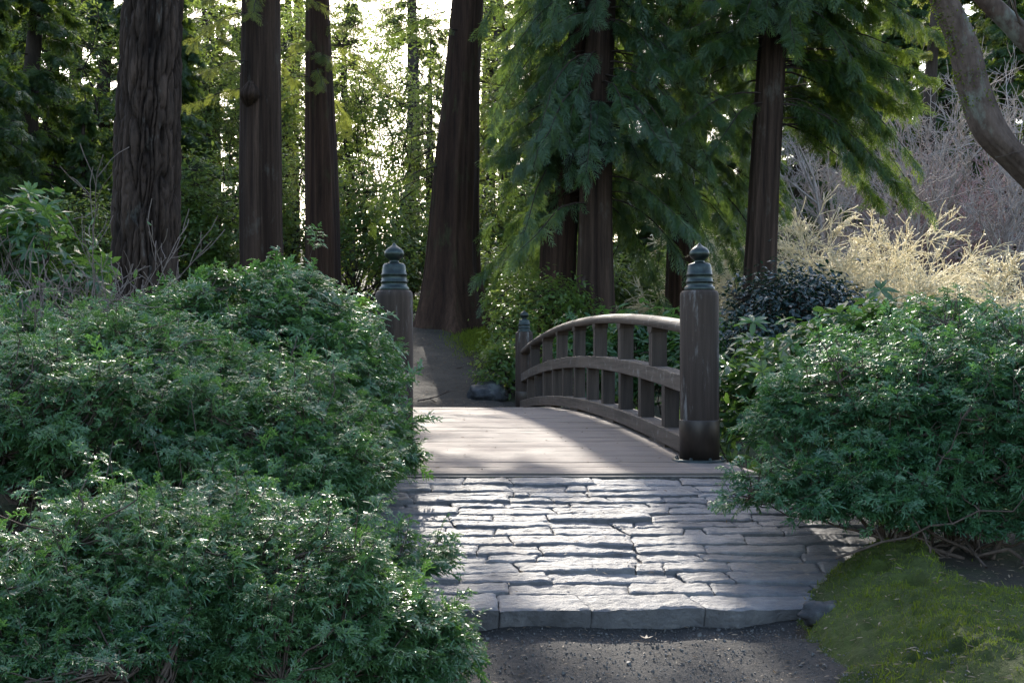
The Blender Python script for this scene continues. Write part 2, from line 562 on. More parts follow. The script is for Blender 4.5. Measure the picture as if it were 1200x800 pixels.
# loose stones on the path
n = 14000
X = R.uniform(-.3, 2.0, n)
Y = 3.2 + (R.random(n) ** .8) * 2.3
s = R.gamma(1.3, .0013, n) + .0012
s = np.where(R.random(n) < .006, s * 2.2, s)
T = np.stack([X, Y, terrain(X, Y) + .022 + s * .15], -1)
ico = nrm(np.array([[0, 0, 1], [1, 0, 0], [0, 1, 0], [-1, 0, 0], [0, -1, 0], [0, 0, -1]], float))
icf = np.array([[0, 1, 2], [0, 2, 3], [0, 3, 4], [0, 4, 1], [5, 2, 1], [5, 3, 2], [5, 4, 3], [5, 1, 4]])
Mx = orient(nrm(R.normal(size=(n, 3))), nrm(R.normal(size=(n, 3)))) * R.uniform(.55, 1.2, (n, 1, 3))
V = np.einsum('nij,vj->nvi', Mx, ico) * s[:, None, None] + T[:, None]
a = Acc()
a.add(V.reshape(-1, 3), None, (icf[None] + (np.arange(n) * 6)[:, None, None]).reshape(-1, 3))
a.build('loose_gravel', M['pebble'], smooth=False)['kind'] = 'stuff'

# ------------------------------------------------------------------ stone ramp
def ramp_z(Y):
    return -.03 - .197 * (7.36 - np.asarray(Y, float))


def ramp_right(Y):
    return np.interp(Y, [5.2, 5.6, 6.2, 6.8, 7.4], [1.72, 1.85, 2.2, 2.45, 2.5])


def ramp_left(Y):
    return np.interp(Y, [5.2, 7.4], [-.25, -.45])


ramp_root = bpy.data.objects.new('stone_ramp', None)
COL.objects.link(ramp_root)
ramp_root.location = (1.0, 5.5, gz(1.0, 5.3))
props(ramp_root, 'grey split-stone paved ramp rising from the gravel path to the bridge', 'stone ramp', kind='thing')
acc = Acc()
edges = [5.36]
while edges[-1] < 7.24:
    k = len(edges)
    edges.append(edges[-1] + (R.uniform(.18, .2) if k == 1 else R.uniform(.085, .14)))
edges[-1] = 7.335
nx, ny = 40, 16
uu, vv = np.meshgrid(np.linspace(0, 1, nx), np.linspace(0, 1, ny))
eseed = R.uniform(0, 99, len(edges))


def edge_wave(k, X):
    q = np.stack([X * 2.1 + eseed[k], 0 * X + eseed[k], 0 * X], -1)
    return .032 * fbm(q, 5, .55) * (1.7 if k == 0 else .3 if k == len(edges) - 1 else 1)


for r in range(len(edges) - 1):
    y0, y1 = edges[r], edges[r + 1]
    x = ramp_left(y0) - R.uniform(0, .25)
    xe = ramp_right(y0) + .12
    jl = (R.uniform(-.03, .03), R.uniform(0, 99))
    while x < xe:
        w = R.uniform(.32, .55) if r == 0 else R.uniform(.22, .6)
        if R.random() < .1 and r: w = R.uniform(.08, .16)
        x1 = min(x + w, xe + .2)
        sd = R.uniform(0, 99)
        jr = (R.uniform(-.035, .035), R.uniform(0, 99))
        jo = lambda q_: q_[0] * (vv - .5) + .016 * fbm(np.stack([vv * 1.6 + q_[1], 0 * vv, 0 * vv], -1), 3)
        Xs = (x + R.uniform(.001, .004) + jo(jl)) * (1 - uu) + (x1 - R.uniform(.001, .004) + jo(jr)) * uu
        jl = jr
        gx0, gx1, ya, yb = x, x1, y0, y1
        Ys = (y0 + .002 + edge_wave(r, Xs)) * (1 - vv) + (y1 - .001 + edge_wave(r + 1, Xs)) * vv
        e = np.minimum(np.minimum(uu, 1 - uu) * (gx1 - gx0), np.minimum(vv, 1 - vv) * (yb - ya))
        lift = R.uniform(.006, .015)
        tx, ty = R.normal(0, .014), R.uniform(-.10, -.035)
        q = np.stack([Xs * 7 + sd, Ys * 11, 0 * Xs], -1)
        qr = np.stack([Xs * 3.5 + sd, Ys * 16, 0 * Xs + 8], -1)
        Zs = ramp_z(Ys) + lift + tx * (Xs - x) + ty * (Ys - y1) + .006 * fbm(q, 4) + .005 * fbm(q * np.array([2.6, 3.4, 1]) + 20, 4) + .009 * (np.abs(fbm(qr, 3)) - .15)
        Zs = Zs - .006 * (1 - sstep(0, .009, e + .004 * noise3(q * 3)))
        ring = (uu == 0) | (uu == 1) | (vv == 0) | (vv == 1)
        base = -.62 if r == 0 else None
        V = np.stack([Xs, Ys, Zs], -1).reshape(-1, 3)
        acc.add(V, grid_faces(nx, ny), tint=np.clip(R.normal(.5, .2), 0, 1))
        # sides
        per = np.concatenate([np.arange(nx), np.arange(1, ny) * nx + nx - 1, (ny - 1) * nx + np.arange(nx - 2, -1, -1), np.arange(ny - 2, 0, -1) * nx])
        top = V[per]
        cen = V.mean(0)
        bot = top.copy()
        bot[:, :2] = cen[:2] + (top[:, :2] - cen[:2]) * .985
        mid = top.copy()
        if base is not None:
            fr = top[:, 1] < cen[1]
            bot[:, 2] = np.where(fr, -.64, top[:, 2] - .08)
            bot[:, 1] = np.where(fr, top[:, 1] + .09 + .02 * noise3(top * 6), bot[:, 1])
            mid[:, 2] = .5 * top[:, 2] + .5 * bot[:, 2]
            mid[:, 1] += np.where(fr, .022 * fbm(np.stack([top[:, 0] * 9, top[:, 2] * 3 + sd, 0 * top[:, 0]], -1), 3) + .045, 0)
        else:
            bot[:, 2] = top[:, 2] - .07
            mid[:, 2] = top[:, 2] - .03
        k = len(per)
        i = np.arange(k)
        j = (i + 1) % k
        acc.add(np.concatenate([top, mid, bot]), np.concatenate([np.stack([j, i, i + k, j + k], -1), np.stack([j + k, i + k, i + 2 * k, j + 2 * k], -1)]), tint=.45)
        x = x1
stones = acc.build('stones', M['stone'], ramp_root)
# mortar bed, a solid wedge
yy = np.linspace(5.43, 7.405, 60)
tt = np.linspace(0, 1, 60)
Xg = ramp_left(yy)[:, None] + (ramp_right(yy) + .15 - ramp_left(yy))[:, None] * tt
Yg = np.repeat(yy[:, None], 60, 1)
Zg = ramp_z(Yg) - .006 + .012 * fbm(np.stack([Xg * 8, Yg * 8, 0 * Xg], -1), 3)
top = np.stack([Xg, Yg, Zg], -1).reshape(-1, 3)
per = np.concatenate([np.arange(60), np.arange(1, 60) * 60 + 59, 59 * 60 + np.arange(58, -1, -1), np.arange(58, 0, -1) * 60])
bt = top[per].copy()
bt[:, 2] = -1.0
acc = Acc()
acc.add(top, grid_faces(60, 60))
k = len(per)
i = np.arange(k)
j = (i + 1) % k
acc.add(np.concatenate([top[per], bt]), np.stack([j, i, i + k, j + k], -1))
acc.build('mortar_bed', M['mortar'], ramp_root)
# low slab at the foot of the step
def rock(name, c, rad, mat, seed, label, cat, flat=1.0, parent=None):
    nu, nv = 36, 20
    u = np.arange(nu) * 2 * math.pi / nu
    v = np.linspace(-math.pi / 2, math.pi / 2, nv)
    d = np.stack([np.cos(v)[:, None] * np.cos(u), np.cos(v)[:, None] * np.sin(u), np.sin(v)[:, None] + 0 * u], -1)
    k = 1 + .45 * fbm(d * 1.3 + seed, 5) + .12 * np.abs(fbm(d * 4 + seed, 3))
    d = np.sign(d) * np.abs(d) ** flat
    V = np.array(c) + d * k[..., None] * np.array(rad)
    V = V.reshape(-1, 3)
    jj = (np.arange(nv - 1) * nu)[:, None]
    q = np.arange(nu)[None]
    Fq = np.stack([jj + q, jj + (q + 1) % nu, jj + nu + (q + 1) % nu, jj + nu + q], -1).reshape(-1, 4)
    o = mesh(name, V, Fq, mat, parent, True, None, None if parent else c)
    if parent is None: props(o, label, cat)
    return o


rock('foot_slab', (.92, 5.40, -.545), (.2, .075, .045), M['stone'], 3.3, None, None, .7, ramp_root)

# ------------------------------------------------------------------ bridge
YN, YF = 8.22, 17.9
XL, XR = .12, 2.08


def deck_z(Y):
    q = .17 * (1 - ((np.asarray(Y, float) - 13) / 4.9) ** 2)
    return .5 * (q + np.sqrt(q * q + .0004)) - .004


bridge = thing('wooden_bridge', 'arched Japanese garden footbridge of weathered wood with pale deck boards', 'bridge', (1.1, 13.0, -.05))
# deck boards
acc = Acc()
y = 7.44
while y < 18.45:
    w = R.uniform(.27, .31) if y > 7.5 else .42
    y1 = min(y + w, 18.5)
    n = 5
    ly = np.linspace(y + .004, y1 - .004, n)
    z = deck_z(ly) + R.normal(0, .0015)
    z[0] -= .004
    z[-1] -= .004
    xa, xb = -.02 + R.uniform(-.008, .008), 2.24 + R.uniform(-.008, .008)
    nx = 12
    X = np.linspace(xa, xb, nx)
    top = np.stack([np.repeat(X[None], n, 0), np.repeat(ly[:, None], nx, 1), np.repeat(z[:, None], nx, 1) + .0012 * R.normal(size=(1, nx))], -1).reshape(-1, 3)
    per = np.concatenate([np.arange(nx), np.arange(1, n) * nx + nx - 1, (n - 1) * nx + np.arange(nx - 2, -1, -1), np.arange(n - 2, 0, -1) * nx])
    bt = top[per].copy()
    bt[:, 2] -= .06
    tn = np.clip(R.normal(.5, .22), 0, 1)
    acc.add(top, grid_faces(nx, n), tint=tn)
    k = len(per)
    i = np.arange(k)
    j = (i + 1) % k
    acc.add(np.concatenate([top[per], bt]), np.stack([j, i, i + k, j + k], -1), tint=tn)
    y = y1
acc.build('deck', M['deck'], bridge, smooth=False)


def sweep(prof, xc, zf, ya, yb, n=48, caps=True):
    """prof: closed list of (dx, dz); follows z = zf(Y)"""
    prof = np.array(prof, float)
    yy = np.linspace(ya, yb, n)
    k = len(prof)
    V = np.stack([xc + prof[None, :, 0] + 0 * yy[:, None], yy[:, None] + 0 * prof[None, :, 0], zf(yy)[:, None] + prof[None, :, 1]], -1).reshape(-1, 3)
    jj = (np.arange(n - 1) * k)[:, None]
    q = np.arange(k)[None]
    Fq = np.stack([jj + q, jj + k + q, jj + k + (q + 1) % k, jj + (q + 1) % k], -1).reshape(-1, 4)
    a = Acc()
    a.add(V, Fq)
    if caps:
        for r in (0, n - 1):
            c = V[r * k:(r + 1) * k]
            a.add(np.concatenate([c, c.mean(0)[None]]), None, np.array([[i, (i + 1) % k, k] for i in range(k)]))
    return a


def rect(w, z0, z1, c=.006):
    return [(-w / 2 + c, z0), (w / 2 - c, z0), (w / 2, z0 + c), (w / 2, z1 - c), (w / 2 - c, z1), (-w / 2 + c, z1), (-w / 2, z1 - c), (-w / 2, z0 + c)]


def rail_round(w, z0, z1):
    p = [(-w / 2, z0), (w / 2, z0), (w / 2, z0 + (z1 - z0) * .5)]
    for a_ in np.linspace(.15, math.pi - .15, 7):
        p.append((w / 2 * math.cos(a_), z0 + (z1 - z0) * (.5 + .5 * math.sin(a_))))
    p.append((-w / 2, z0 + (z1 - z0) * .5))
    return p


mid_top = lambda Y: .72 - .20 * ((np.asarray(Y, float) - 12.9) / 4.9) ** 2
top_top = lambda Y: 1.10 - .225 * ((np.asarray(Y, float) - 12.9) / 4.9) ** 2
beam_top = lambda Y: deck_z(Y) + .135
ZN, ZF = 0.0, 0.0
for xc, sgn in ((XR, 1), (XL, -1)):
    ya, yb = YN + .115, YF - .115
    sweep(rect(.15, -.11, 0), xc, beam_top, ya, yb).build('bottom_beam', M['rail'], bridge, smooth=False)
    sweep(rect(.12, -.115, 0), xc, mid_top, ya, yb).build('middle_rail', M['rail'], bridge, smooth=False)
    sweep(rail_round(.13, -.078, 0), xc, top_top, ya, yb, 64).build('top_rail', M['rail'], bridge, smooth=True)
    for k in range(5):                                   # feet under the beam
        yc = YN + (k + .5) * (YF - YN) / 5
        a = Acc()
        V, Fq = box(xc - .06, xc + .06, yc - .25, yc + .25, deck_z(yc) - .03, deck_z(yc) + .03)
        a.add(V, Fq)
        a.build('beam_foot', M['rail'], bridge, smooth=False)
    for k in range(1, 12):                               # lower balusters
        yc = YN + k * (YF - YN) / 12
        a = Acc()
        a.add(*box(xc - .052, xc + .052, yc - .05, yc + .05, beam_top(yc) - .008, mid_top(yc) - .105), tint=R.uniform(.2, .8))
        a.build('lower_baluster', M['baluster'], bridge, smooth=False)
    for k in range(1, 8):                                # upper balusters with a bracket block
        yc = YN + k * (YF - YN) / 8
        a = Acc()
        t = R.uniform(.2, .8)
        z0, z1 = mid_top(yc) - .008, top_top(yc) - .073
        a.add(*box(xc - .055, xc + .055, yc - .055, yc + .055, z0, z1 - .05), tint=t)
        V, Fq = box(xc - .062, xc + .062, yc - .085, yc + .085, z1 - .052, z1 + .004)
        V[:4, 1] = yc + (V[:4, 1] - yc) * .62
        a.add(V, Fq, tint=t)
        a.build('upper_baluster', M['baluster'], bridge, smooth=False)
for xc in (.35, 1.85):                                   # girders under the deck
    sweep(rect(.2, -.34, -.06), xc, deck_z, 7.5, 18.4).build('girder', M['baluster'], bridge, smooth=False)


def post(x, y, z):
    body = Acc()
    pr = [(.122, -.9), (.122, .275), (.122, 1.06), (.119, 1.085), (.108, 1.10), (.06, 1.103), (.0, 1.103)]
    body.add(*lathe(pr, (x, y, z), 48))
    p = body.build('post', M['post'], bridge)
    s = Acc()
    s.add(*lathe([(.121, .0), (.1262, .0), (.1262, .268), (.1245, .272), (.121, .272)], (x, y, z), 48))
    s.build('base_sleeve', M['sleeve'], p)
    f = Acc()
    f.add(*lathe([(.12, .022), (.165, .022), (.172, .017), (.172, -.012)], (x, y, z), 48))
    for k in range(8):
        t = k * math.pi / 4 + .2
        f.add(*lathe([(.011, .02), (.011, .032), (.006, .036), (0, .037)], (x + .152 * math.cos(t), y + .152 * math.sin(t), z), 8))
    f.build('base_flange', M['bronze'], p)
    c = Acc()
    ca = [(.094, 1.098), (.097, 1.104), (.097, 1.118), (.090, 1.126), (.084, 1.130), (.083, 1.150), (.087, 1.153), (.087, 1.160), (.083, 1.163),
          (.081, 1.196), (.084, 1.199), (.084, 1.206), (.080, 1.209), (.076, 1.240), (.073, 1.262), (.066, 1.273), (.040, 1.279), (.030, 1.286), (.031, 1.296),
          (.044, 1.304), (.058, 1.318), (.064, 1.336), (.060, 1.355), (.046, 1.370), (.027, 1.383), (.013, 1.394), (.006, 1.404), (.0, 1.408)]
    c.add(*lathe(ca, (x, y, z), 40))
    c.build('cap', M['bronze'], p)


for x in (XL, XR):
    post(x, YN, ZN)
    post(x, YF, ZF)

# threshold kerb between stones and boards
th = Acc()
V, Fq = box(-.3, 2.45, 7.345, 7.43, -.35, -.018)
th.add(V, Fq)
th.build('threshold_strip', M['mortar'], ramp_root, smooth=False)

# ------------------------------------------------------------------ leaf templates
def blade(a, p0, p1, w0, w1, up=(0, 0, 1)):
    p0, p1 = np.asarray(p0, float), np.asarray(p1, float)
    s = np.cross(p1 - p0, up)
    s = s / (np.linalg.norm(s) + 1e-9)
    a[0].extend([p0 - s * w0, p0 + s * w0, p1 + s * w1, p1 - s * w1])


def pack(a):
    V = np.array(a[0])
    return V, np.arange(len(V)).reshape(-1, 4)


def cypress_spray(nside=5, nsub=2, w=.02, seed=0, droop=.5):
    """small irregular feathery fan of unit length, x forward, z up; the tips arch over and curl"""
    r = np.random.default_rng(seed)
    a = [[]]
    rz = lambda t: .25 * t - droop * t ** 2.2
    ry = lambda t: r0 * t * t
    r0 = r.uniform(-.25, .25)
    c = lambda t: np.array([t, ry(t), rz(t)])
    for k in range(3):
        blade(a, c(k / 3), c((k + 1) / 3), w * .9, w * .8)
    for k in range(nside):
        for s in (-1, 1):
            if r.random() < .12: continue
            tt = np.clip(.08 + .84 * k / nside + r.uniform(-.05, .09), 0, .97)
            L = (.46 * (1 - tt) ** .6 + .08) * r.uniform(.45, 1.3)
            an = math.radians(r.uniform(25, 62))
            dr = r.uniform(.1, .9)
            lf_ = r.uniform(-.15, .4)
            p = lambda q: c(tt) + np.array([L * q * math.cos(an), s * L * q * math.sin(an), -dr * L * q * q + lf_ * L * q])
            roll = np.array([r.uniform(-.6, .6), r.uniform(-.6, .6), 1.0])
            blade(a, p(0), p(.5), w * .9, w * 1.3, roll)
            blade(a, p(.5), p(1), w * 1.3, w * .5, roll)
            for m_ in range(nsub):
                q = .25 + .6 * (m_ + r.random() * .6) / nsub
                for s2 in (-1, 1):
                    l2 = L * r.uniform(.22, .5)
                    a2 = an * s + s2 * math.radians(r.uniform(28, 55))
                    e = p(q) + np.array([math.cos(a2) * l2, math.sin(a2) * l2, r.uniform(-.6, .15) * l2])
                    blade(a, p(q), e, w * 1.2, w * .6, np.array([r.uniform(-.8, .8), r.uniform(-.8, .8), 1.0]))
    return pack(a)


def frond(nside=8, w=.022, seed=0):
    """hanging cedar frond, x forward"""
    r = np.random.default_rng(seed)
    a = [[]]
    rz = lambda t: -.28 * t * t
    for k in range(3):
        blade(a, (k / 3, 0, rz(k / 3)), ((k + 1) / 3, 0, rz((k + 1) / 3)), w * .6, w * .5)
    for k in range(nside):
        t = .08 + .9 * k / nside
        for s in (-1, 1):
            L = (.42 * (1 - t) + .14) * r.uniform(.7, 1.2)
            an = math.radians(r.uniform(25, 45))
            p0 = np.array([t, 0, rz(t)])
            p1 = p0 + L * .55 * np.array([math.cos(an), s * math.sin(an), -.1])
            p2 = p1 + L * .5 * np.array([math.cos(an * .5), s * math.sin(an * .5), -.5 * r.uniform(.4, 1.3)])
            blade(a, p0, p1, w * .7, w)
            blade(a, p1, p2, w, w * .2)
            p3 = p1 + L * .4 * np.array([math.cos(an * 1.8), s * math.sin(an * 1.8), -.3])
            blade(a, p0 * .4 + p1 * .6, p3, w * .8, w * .2)
    return pack(a)


def leaf_tpl(w=.17, fold=.05, droop=.15):
    V = np.array([[0, 0, 0], [.5, 0, -.02], [1, 0, -droop], [.28, w * .85, fold], [.28, -w * .85, fold], [.66, w, fold * .6 - droop * .4], [.66, -w, fold * .6 - droop * .4]])
    Fq = np.array([[0, 1, 5, 3], [1, 2, 5, 5], [0, 4, 6, 1], [1, 6, 2, 2]])
    Fq = np.array([[0, 1, 5, 3], [0, 4, 6, 1], [1, 2, 5, 1], [1, 6, 2, 1]])
    # replace the degenerate tip triangles by one diamond quad each
    V = np.concatenate([V, [[.83, w * .5, fold * .3 - droop * .7], [.83, -w * .5, fold * .3 - droop * .7]]])
    Fq = np.array([[0, 1, 5, 3], [0, 4, 6, 1], [1, 2, 7, 5], [1, 6, 8, 2]])
    return V, Fq


def rosette(n=7, w=.17, tilt=.25, seed=0):
    r = np.random.default_rng(seed)
    lv, lf = leaf_tpl(w)
    Vs, Fs = [], []
    for k in range(n):
        an = k * 2.399 + r.uniform(-.3, .3)
        ti = tilt + r.uniform(-.35, .25)
        s = r.uniform(.75, 1.1)
        fw = np.array([math.cos(an) * math.cos(ti), math.sin(an) * math.cos(ti), math.sin(ti)])
        Mo = orient(fw[None], np.array([[0, 0, 1.0]]))[0]
        Vs.append(lv @ Mo.T * s)
        Fs.append(lf + 9 * k)
    return np.concatenate(Vs), np.concatenate(Fs)


SPRAY_NEAR = [cypress_spray(5, 2, .024, k, d) for k, d in ((1, .4), (2, .7), (3, .5), (4, .6), (5, .3))]
SPRAY_MID = [cypress_spray(5, 1, .032, k, d) for k, d in ((1, .4), (2, .65), (3, .5))]
FROND = [frond(6, .017, k) for k in (1, 2, 3)]
FROND_FAR = [frond(4, .04, k) for k in (5, 6)]
LEAF = [leaf_tpl(.2), leaf_tpl(.25, .08, .3)]
ROSETTE = [rosette(8, .15, .1, 1), rosette(6, .17, .35, 2)]


# ------------------------------------------------------------------ shrubs
def lobe(px, py, Y, rpx, rpy, rY):
    return P(px, py, Y), np.array([rpx * Y / F, rY, rpy * Y / F])


def crown_points(lobes, n, rg, inner=.35, lowz=-.35, noise_a=.26):
    C = np.array([l[0] for l in lobes])
    Rr = np.array([l[1] for l in lobes])
    wgt = np.array([r[0] * r[1] + r[0] * r[2] + r[1] * r[2] for r in Rr])
    out, outd = [], []
    tot = 0
    while tot < n:
        k = rg.choice(len(lobes), n, p=wgt / wgt.sum())
        d = nrm(rg.normal(size=(n, 3)))
        keep = (d[:, 2] > lowz) & ((d[:, 1] < .35) | (rg.random(n) < .45))
        k, d = k[keep], d[keep]
        rad = 1 - inner * rg.random(len(k)) ** 2
        p = C[k] + Rr[k] * d * rad[:, None]
        p = p + nrm(d / Rr[k]) * (noise_a * np.min(Rr[k], 1) * 2 * fbm(p * 3.2, 4))[:, None]
        ok = np.ones(len(k), bool)
        for j in range(len(lobes)):
            q = np.linalg.norm((p - C[j]) / Rr[j], axis=1)
            ok &= (q > .68) | (k == j)
        out.append(p[ok])
        outd.append(nrm(d[ok] / Rr[k][ok]))
        tot += ok.sum()
    return np.concatenate(out)[:n], np.concatenate(outd)[:n]


def stems(base, targets, rg, n_main=10, r0=.02, spread=.15, rt=.0022, sag=.0, ns=5, k=14):
    """main stems from the base, a twig from the nearest stem point to each target -> V, F4"""
    base = np.asarray(base, float)
    T = targets
    order = [int(rg.integers(len(T)))]
    dmin = np.linalg.norm(T - T[order[0]], axis=1)
    for _ in range(n_main - 1):
        j = int(np.argmax(dmin * rg.uniform(.7, 1, len(T))))
        order.append(j)
        dmin = np.minimum(dmin, np.linalg.norm(T - T[j], axis=1))
    ends = T[order]
    st = base + np.concatenate([rg.normal(0, spread, (n_main, 2)), np.zeros((n_main, 1))], 1)
    t = np.linspace(0, 1, k)[None, :, None]
    mid = .5 * (st + ends) + rg.normal(0, .045, st.shape) * np.linalg.norm(ends - st, axis=1)[:, None]
    mid[:, 2] += rg.uniform(-.12, .15, n_main) * np.linalg.norm(ends - st, axis=1) - sag
    Pm = st[:, None] * (1 - t) ** 2 + 2 * mid[:, None] * t * (1 - t) + ends[:, None] * t ** 2
    wig = np.linalg.norm(ends - st, axis=1)[:, None, None] * .012
    Pm[:, 1:-1] += rg.normal(0, 1, Pm[:, 1:-1].shape) * wig
    a = Acc()
    rad = r0 * (1 - .85 * np.linspace(0, 1, k))[None] * rg.uniform(.6, 1.1, (n_main, 1))
    a.add(*tubes(Pm, rad, ns + 1))
    flat = Pm[:, 1:-1].reshape(-1, 3)
    rf = rad[:, 1:-1].ravel()
    at = np.empty((len(T), 3))
    ar = np.empty(len(T))
    for i0 in range(0, len(T), 400):
        dd = np.linalg.norm(T[i0:i0 + 400, None] - flat[None], axis=2)
        dd += .6 * np.maximum(0, flat[None, :, 2] - T[i0:i0 + 400, None, 2])
        j = dd.argmin(1)
        at[i0:i0 + 400] = flat[j]
        ar[i0:i0 + 400] = rf[j]
    kk = 6
    t = np.linspace(0, 1, kk)[None, :, None]
    ln = np.linalg.norm(T - at, axis=1)
    mid = .5 * (at + T) + rg.normal(0, .12, T.shape) * ln[:, None]
    mid[:, 2] -= .08 * ln
    Pt = at[:, None] * (1 - t) ** 2 + 2 * mid[:, None] * t * (1 - t) + T[:, None] * t ** 2
    Pt[:, 1:-1] += rg.normal(0, .03, Pt[:, 1:-1].shape) * ln[:, None, None]
    r1 = np.clip(np.minimum(ar * .7, .0035 + .008 * ln), rt * 1.5, None)
    rr = r1[:, None] * (1 - np.linspace(0, 1, kk))[None] + rt * np.linspace(0, 1, kk)[None]
    a.add(*tubes(Pt, rr, ns - 1))
    return a


def cypress_shrub(name, label, base, lobes, n, per, size, tpl, mat, seed, group=None, lowz=-.35, r0=.02, n_main=12, tip=.14, inner=.4, cat='shrub', twig='twig', spread=.15, flat=.8):
    rg = np.random.default_rng(seed)
    root = thing(name, label, cat, base, group)
    T, D = crown_points(lobes, n, rg, inner, lowz)
    up = np.array([0, 0, 1.0])
    T = T + nrm(D + [0, 0, .5]) * (np.where(rg.random(n) < .14, rg.exponential(.055, n), 0) * np.mean([l[1].mean() for l in lobes]) / .45)[:, None]
    td = nrm(D * .75 + up * .35 + rg.normal(0, .3, D.shape))          # twig direction
    side = nrm(np.cross(td, up) + 1e-6)
    a = Acc()
    N = len(T)
    shade = np.clip(.42 + .5 * fbm(T * 3.1 + seed, 3) + rg.normal(0, .13, N) + np.where(rg.random(N) < .05, .5, 0), 0, 1)
    groups = [[] for _ in tpl]
    for k in range(per):
        f = (k + .5) / per
        sg = 1 if k % 2 else -1
        last = k == per - 1
        pos = T + td * ((f - .6) * tip)[..., None] if np.ndim(f) else T + td * (f - .6) * tip
        lat = (0.0 if last else rg.uniform(.5, 1.25, N)) * sg
        fw = nrm(td * np.array([.55, .55, .25]) + side * np.reshape(lat, (-1, 1)) * np.ones((N, 1)) + up * rg.normal(-.02, .13, (N, 1)) + rg.normal(0, .15, (N, 3)))
        nu = nrm(up * flat + D * .35 + rg.normal(0, .36, (N, 3)))
        sc = size * (1.15 - .35 * f) * rg.uniform(.5, 1.4, N) * np.where(rg.random(N) < .06, 1.5, 1)
        keep = rg.random(N) < .93
        g = rg.integers(0, len(tpl), N)
        for q in range(len(tpl)):
            s_ = keep & (g == q)
            groups[q].append((fw[s_], nu[s_], pos[s_], sc[s_], np.clip(shade[s_] + rg.normal(0, .12, s_.sum()), 0, 1)))
    for q, (tv, tf) in enumerate(tpl):
        fw, nu, pos, sc, ti = (np.concatenate([g[c] for g in groups[q]]) for c in range(5))
        tt = np.repeat(rg.normal(0, .06, len(tv) // 4), 4)
        V, Fq, tn = instances(tv, tf, orient(fw, nu), pos, sc, ti, tt)
        a.add(V, Fq, tint=tn)
    a.build('foliage', M[mat], root, smooth=False)
    w = stems(base, T, rg, n_main, r0, spread)
    # the leafy shoots' own axes
    t = np.linspace(-.6, .42, 4)[None, :, None] * tip
    w.add(*tubes(T[:, None] + td[:, None] * t, np.full((N, 4), .0022) * np.linspace(1, .5, 4), 3))
    w.build('branches', M[twig], root)
    return root


def leaf_shrub(name, label, base, lobes, n, per, size, tpl, mat, seed, group=None, lowz=-.4, r0=.02, n_main=10, jit=.08, inner=.5, cat='shrub', twig='twig', upness=.8, spread=.2):
    rg = np.random.default_rng(seed)
    root = thing(name, label, cat, base, group)
    T, D = crown_points(lobes, n, rg, inner, lowz)
    a = Acc()
    up = np.array([0, 0, 1.0])
    for q, (tv, tf) in enumerate(tpl):
        pos = np.repeat(T, per, 0)
        dd = np.repeat(D, per, 0)
        s_ = rg.integers(0, len(tpl), len(pos)) == q
        pos, dd = pos[s_], dd[s_]
        m_ = len(pos)
        pos = pos + rg.normal(0, jit, (m_, 3))
        ax = nrm(dd * .6 + up * upness + rg.normal(0, .35, (m_, 3)))
        fw = nrm(np.cross(ax, rg.normal(size=(m_, 3))) + ax * rg.uniform(-.1, .5, (m_, 1)))
        ti = np.clip(.5 + .4 * fbm(pos * 1.7 + seed, 2) + rg.normal(0, .2, m_), 0, 1)
        V, Fq, tn = instances(tv, tf, orient(fw, ax), pos, size * rg.uniform(.6, 1.25, m_), ti)
        a.add(V, Fq, tint=tn)
    a.build('foliage', M[mat], root, smooth=False)
    stems(base, T, rg, n_main, r0, spread, rt=.003).build('branches', M[twig], root)
    return root


def at_ground(px, Y):
    x = (px - 440) * Y / F
    return np.array([x, Y, gz(x, Y) - .03])


# the cypress bank left of the path
cypress_shrub('cypress_shrub', 'big feathery dwarf cypress filling the lower left, nearest the camera', at_ground(240, 4.1),
              [lobe(150, 715, 4.0, 175, 125, .5), lobe(330, 735, 4.1, 160, 110, .45), lobe(465, 765, 4.2, 80, 68, .28), lobe(30, 800, 3.7, 150, 110, .5), lobe(250, 650, 4.5, 120, 70, .4), lobe(-190, 790, 4.0, 160, 120, .6)],
              2050, 11, .07, SPRAY_NEAR, 'cypress', 21, 'dwarf cypress shrubs along the left of the path')
cypress_shrub('cypress_shrub', 'dark dwarf cypress behind the nearest one, reaching over the left edge of the stones', at_ground(230, 5.6),
              [lobe(80, 525, 5.6, 190, 120, .7), lobe(-200, 560, 5.6, 160, 120, .7), lobe(270, 545, 5.7, 170, 100, .6), lobe(390, 570, 5.5, 62, 60, .33), lobe(300, 610, 5.2, 110, 70, .4), lobe(180, 450, 6.3, 150, 70, .6), lobe(330, 480, 6.3, 90, 60, .5), lobe(485, 655, 5.0, 50, 32, .2)],
              2250, 11, .078, SPRAY_NEAR, 'cypress', 22, 'dwarf cypress shrubs along the left of the path')
cypress_shrub('cypress_shrub', 'tall rounded dwarf cypress crowding the left front bridge post', at_ground(290, 7.7),
              [lobe(300, 440, 7.6, 150, 115, .8), lobe(390, 455, 7.2, 58, 72, .45), lobe(190, 430, 8, 110, 75, .7), lobe(435, 520, 6.7, 28, 38, .25), lobe(455, 535, 6.9, 28, 42, .2), lobe(330, 500, 7.0, 90, 60, .5)],
              1500, 11, .095, SPRAY_MID, 'cypress', 23, 'dwarf cypress shrubs along the left of the path', r0=.03)
cypress_shrub('cypress_shrub', 'low green cypress at the left picture edge, in front of the bare twiggy bush', at_ground(60, 7.4),
              [lobe(50, 450, 7.3, 130, 65, .6), lobe(-60, 440, 7.2, 110, 75, .6)],
              650, 11, .095, SPRAY_MID, 'cypress', 24, 'dwarf cypress shrubs along the left of the path')
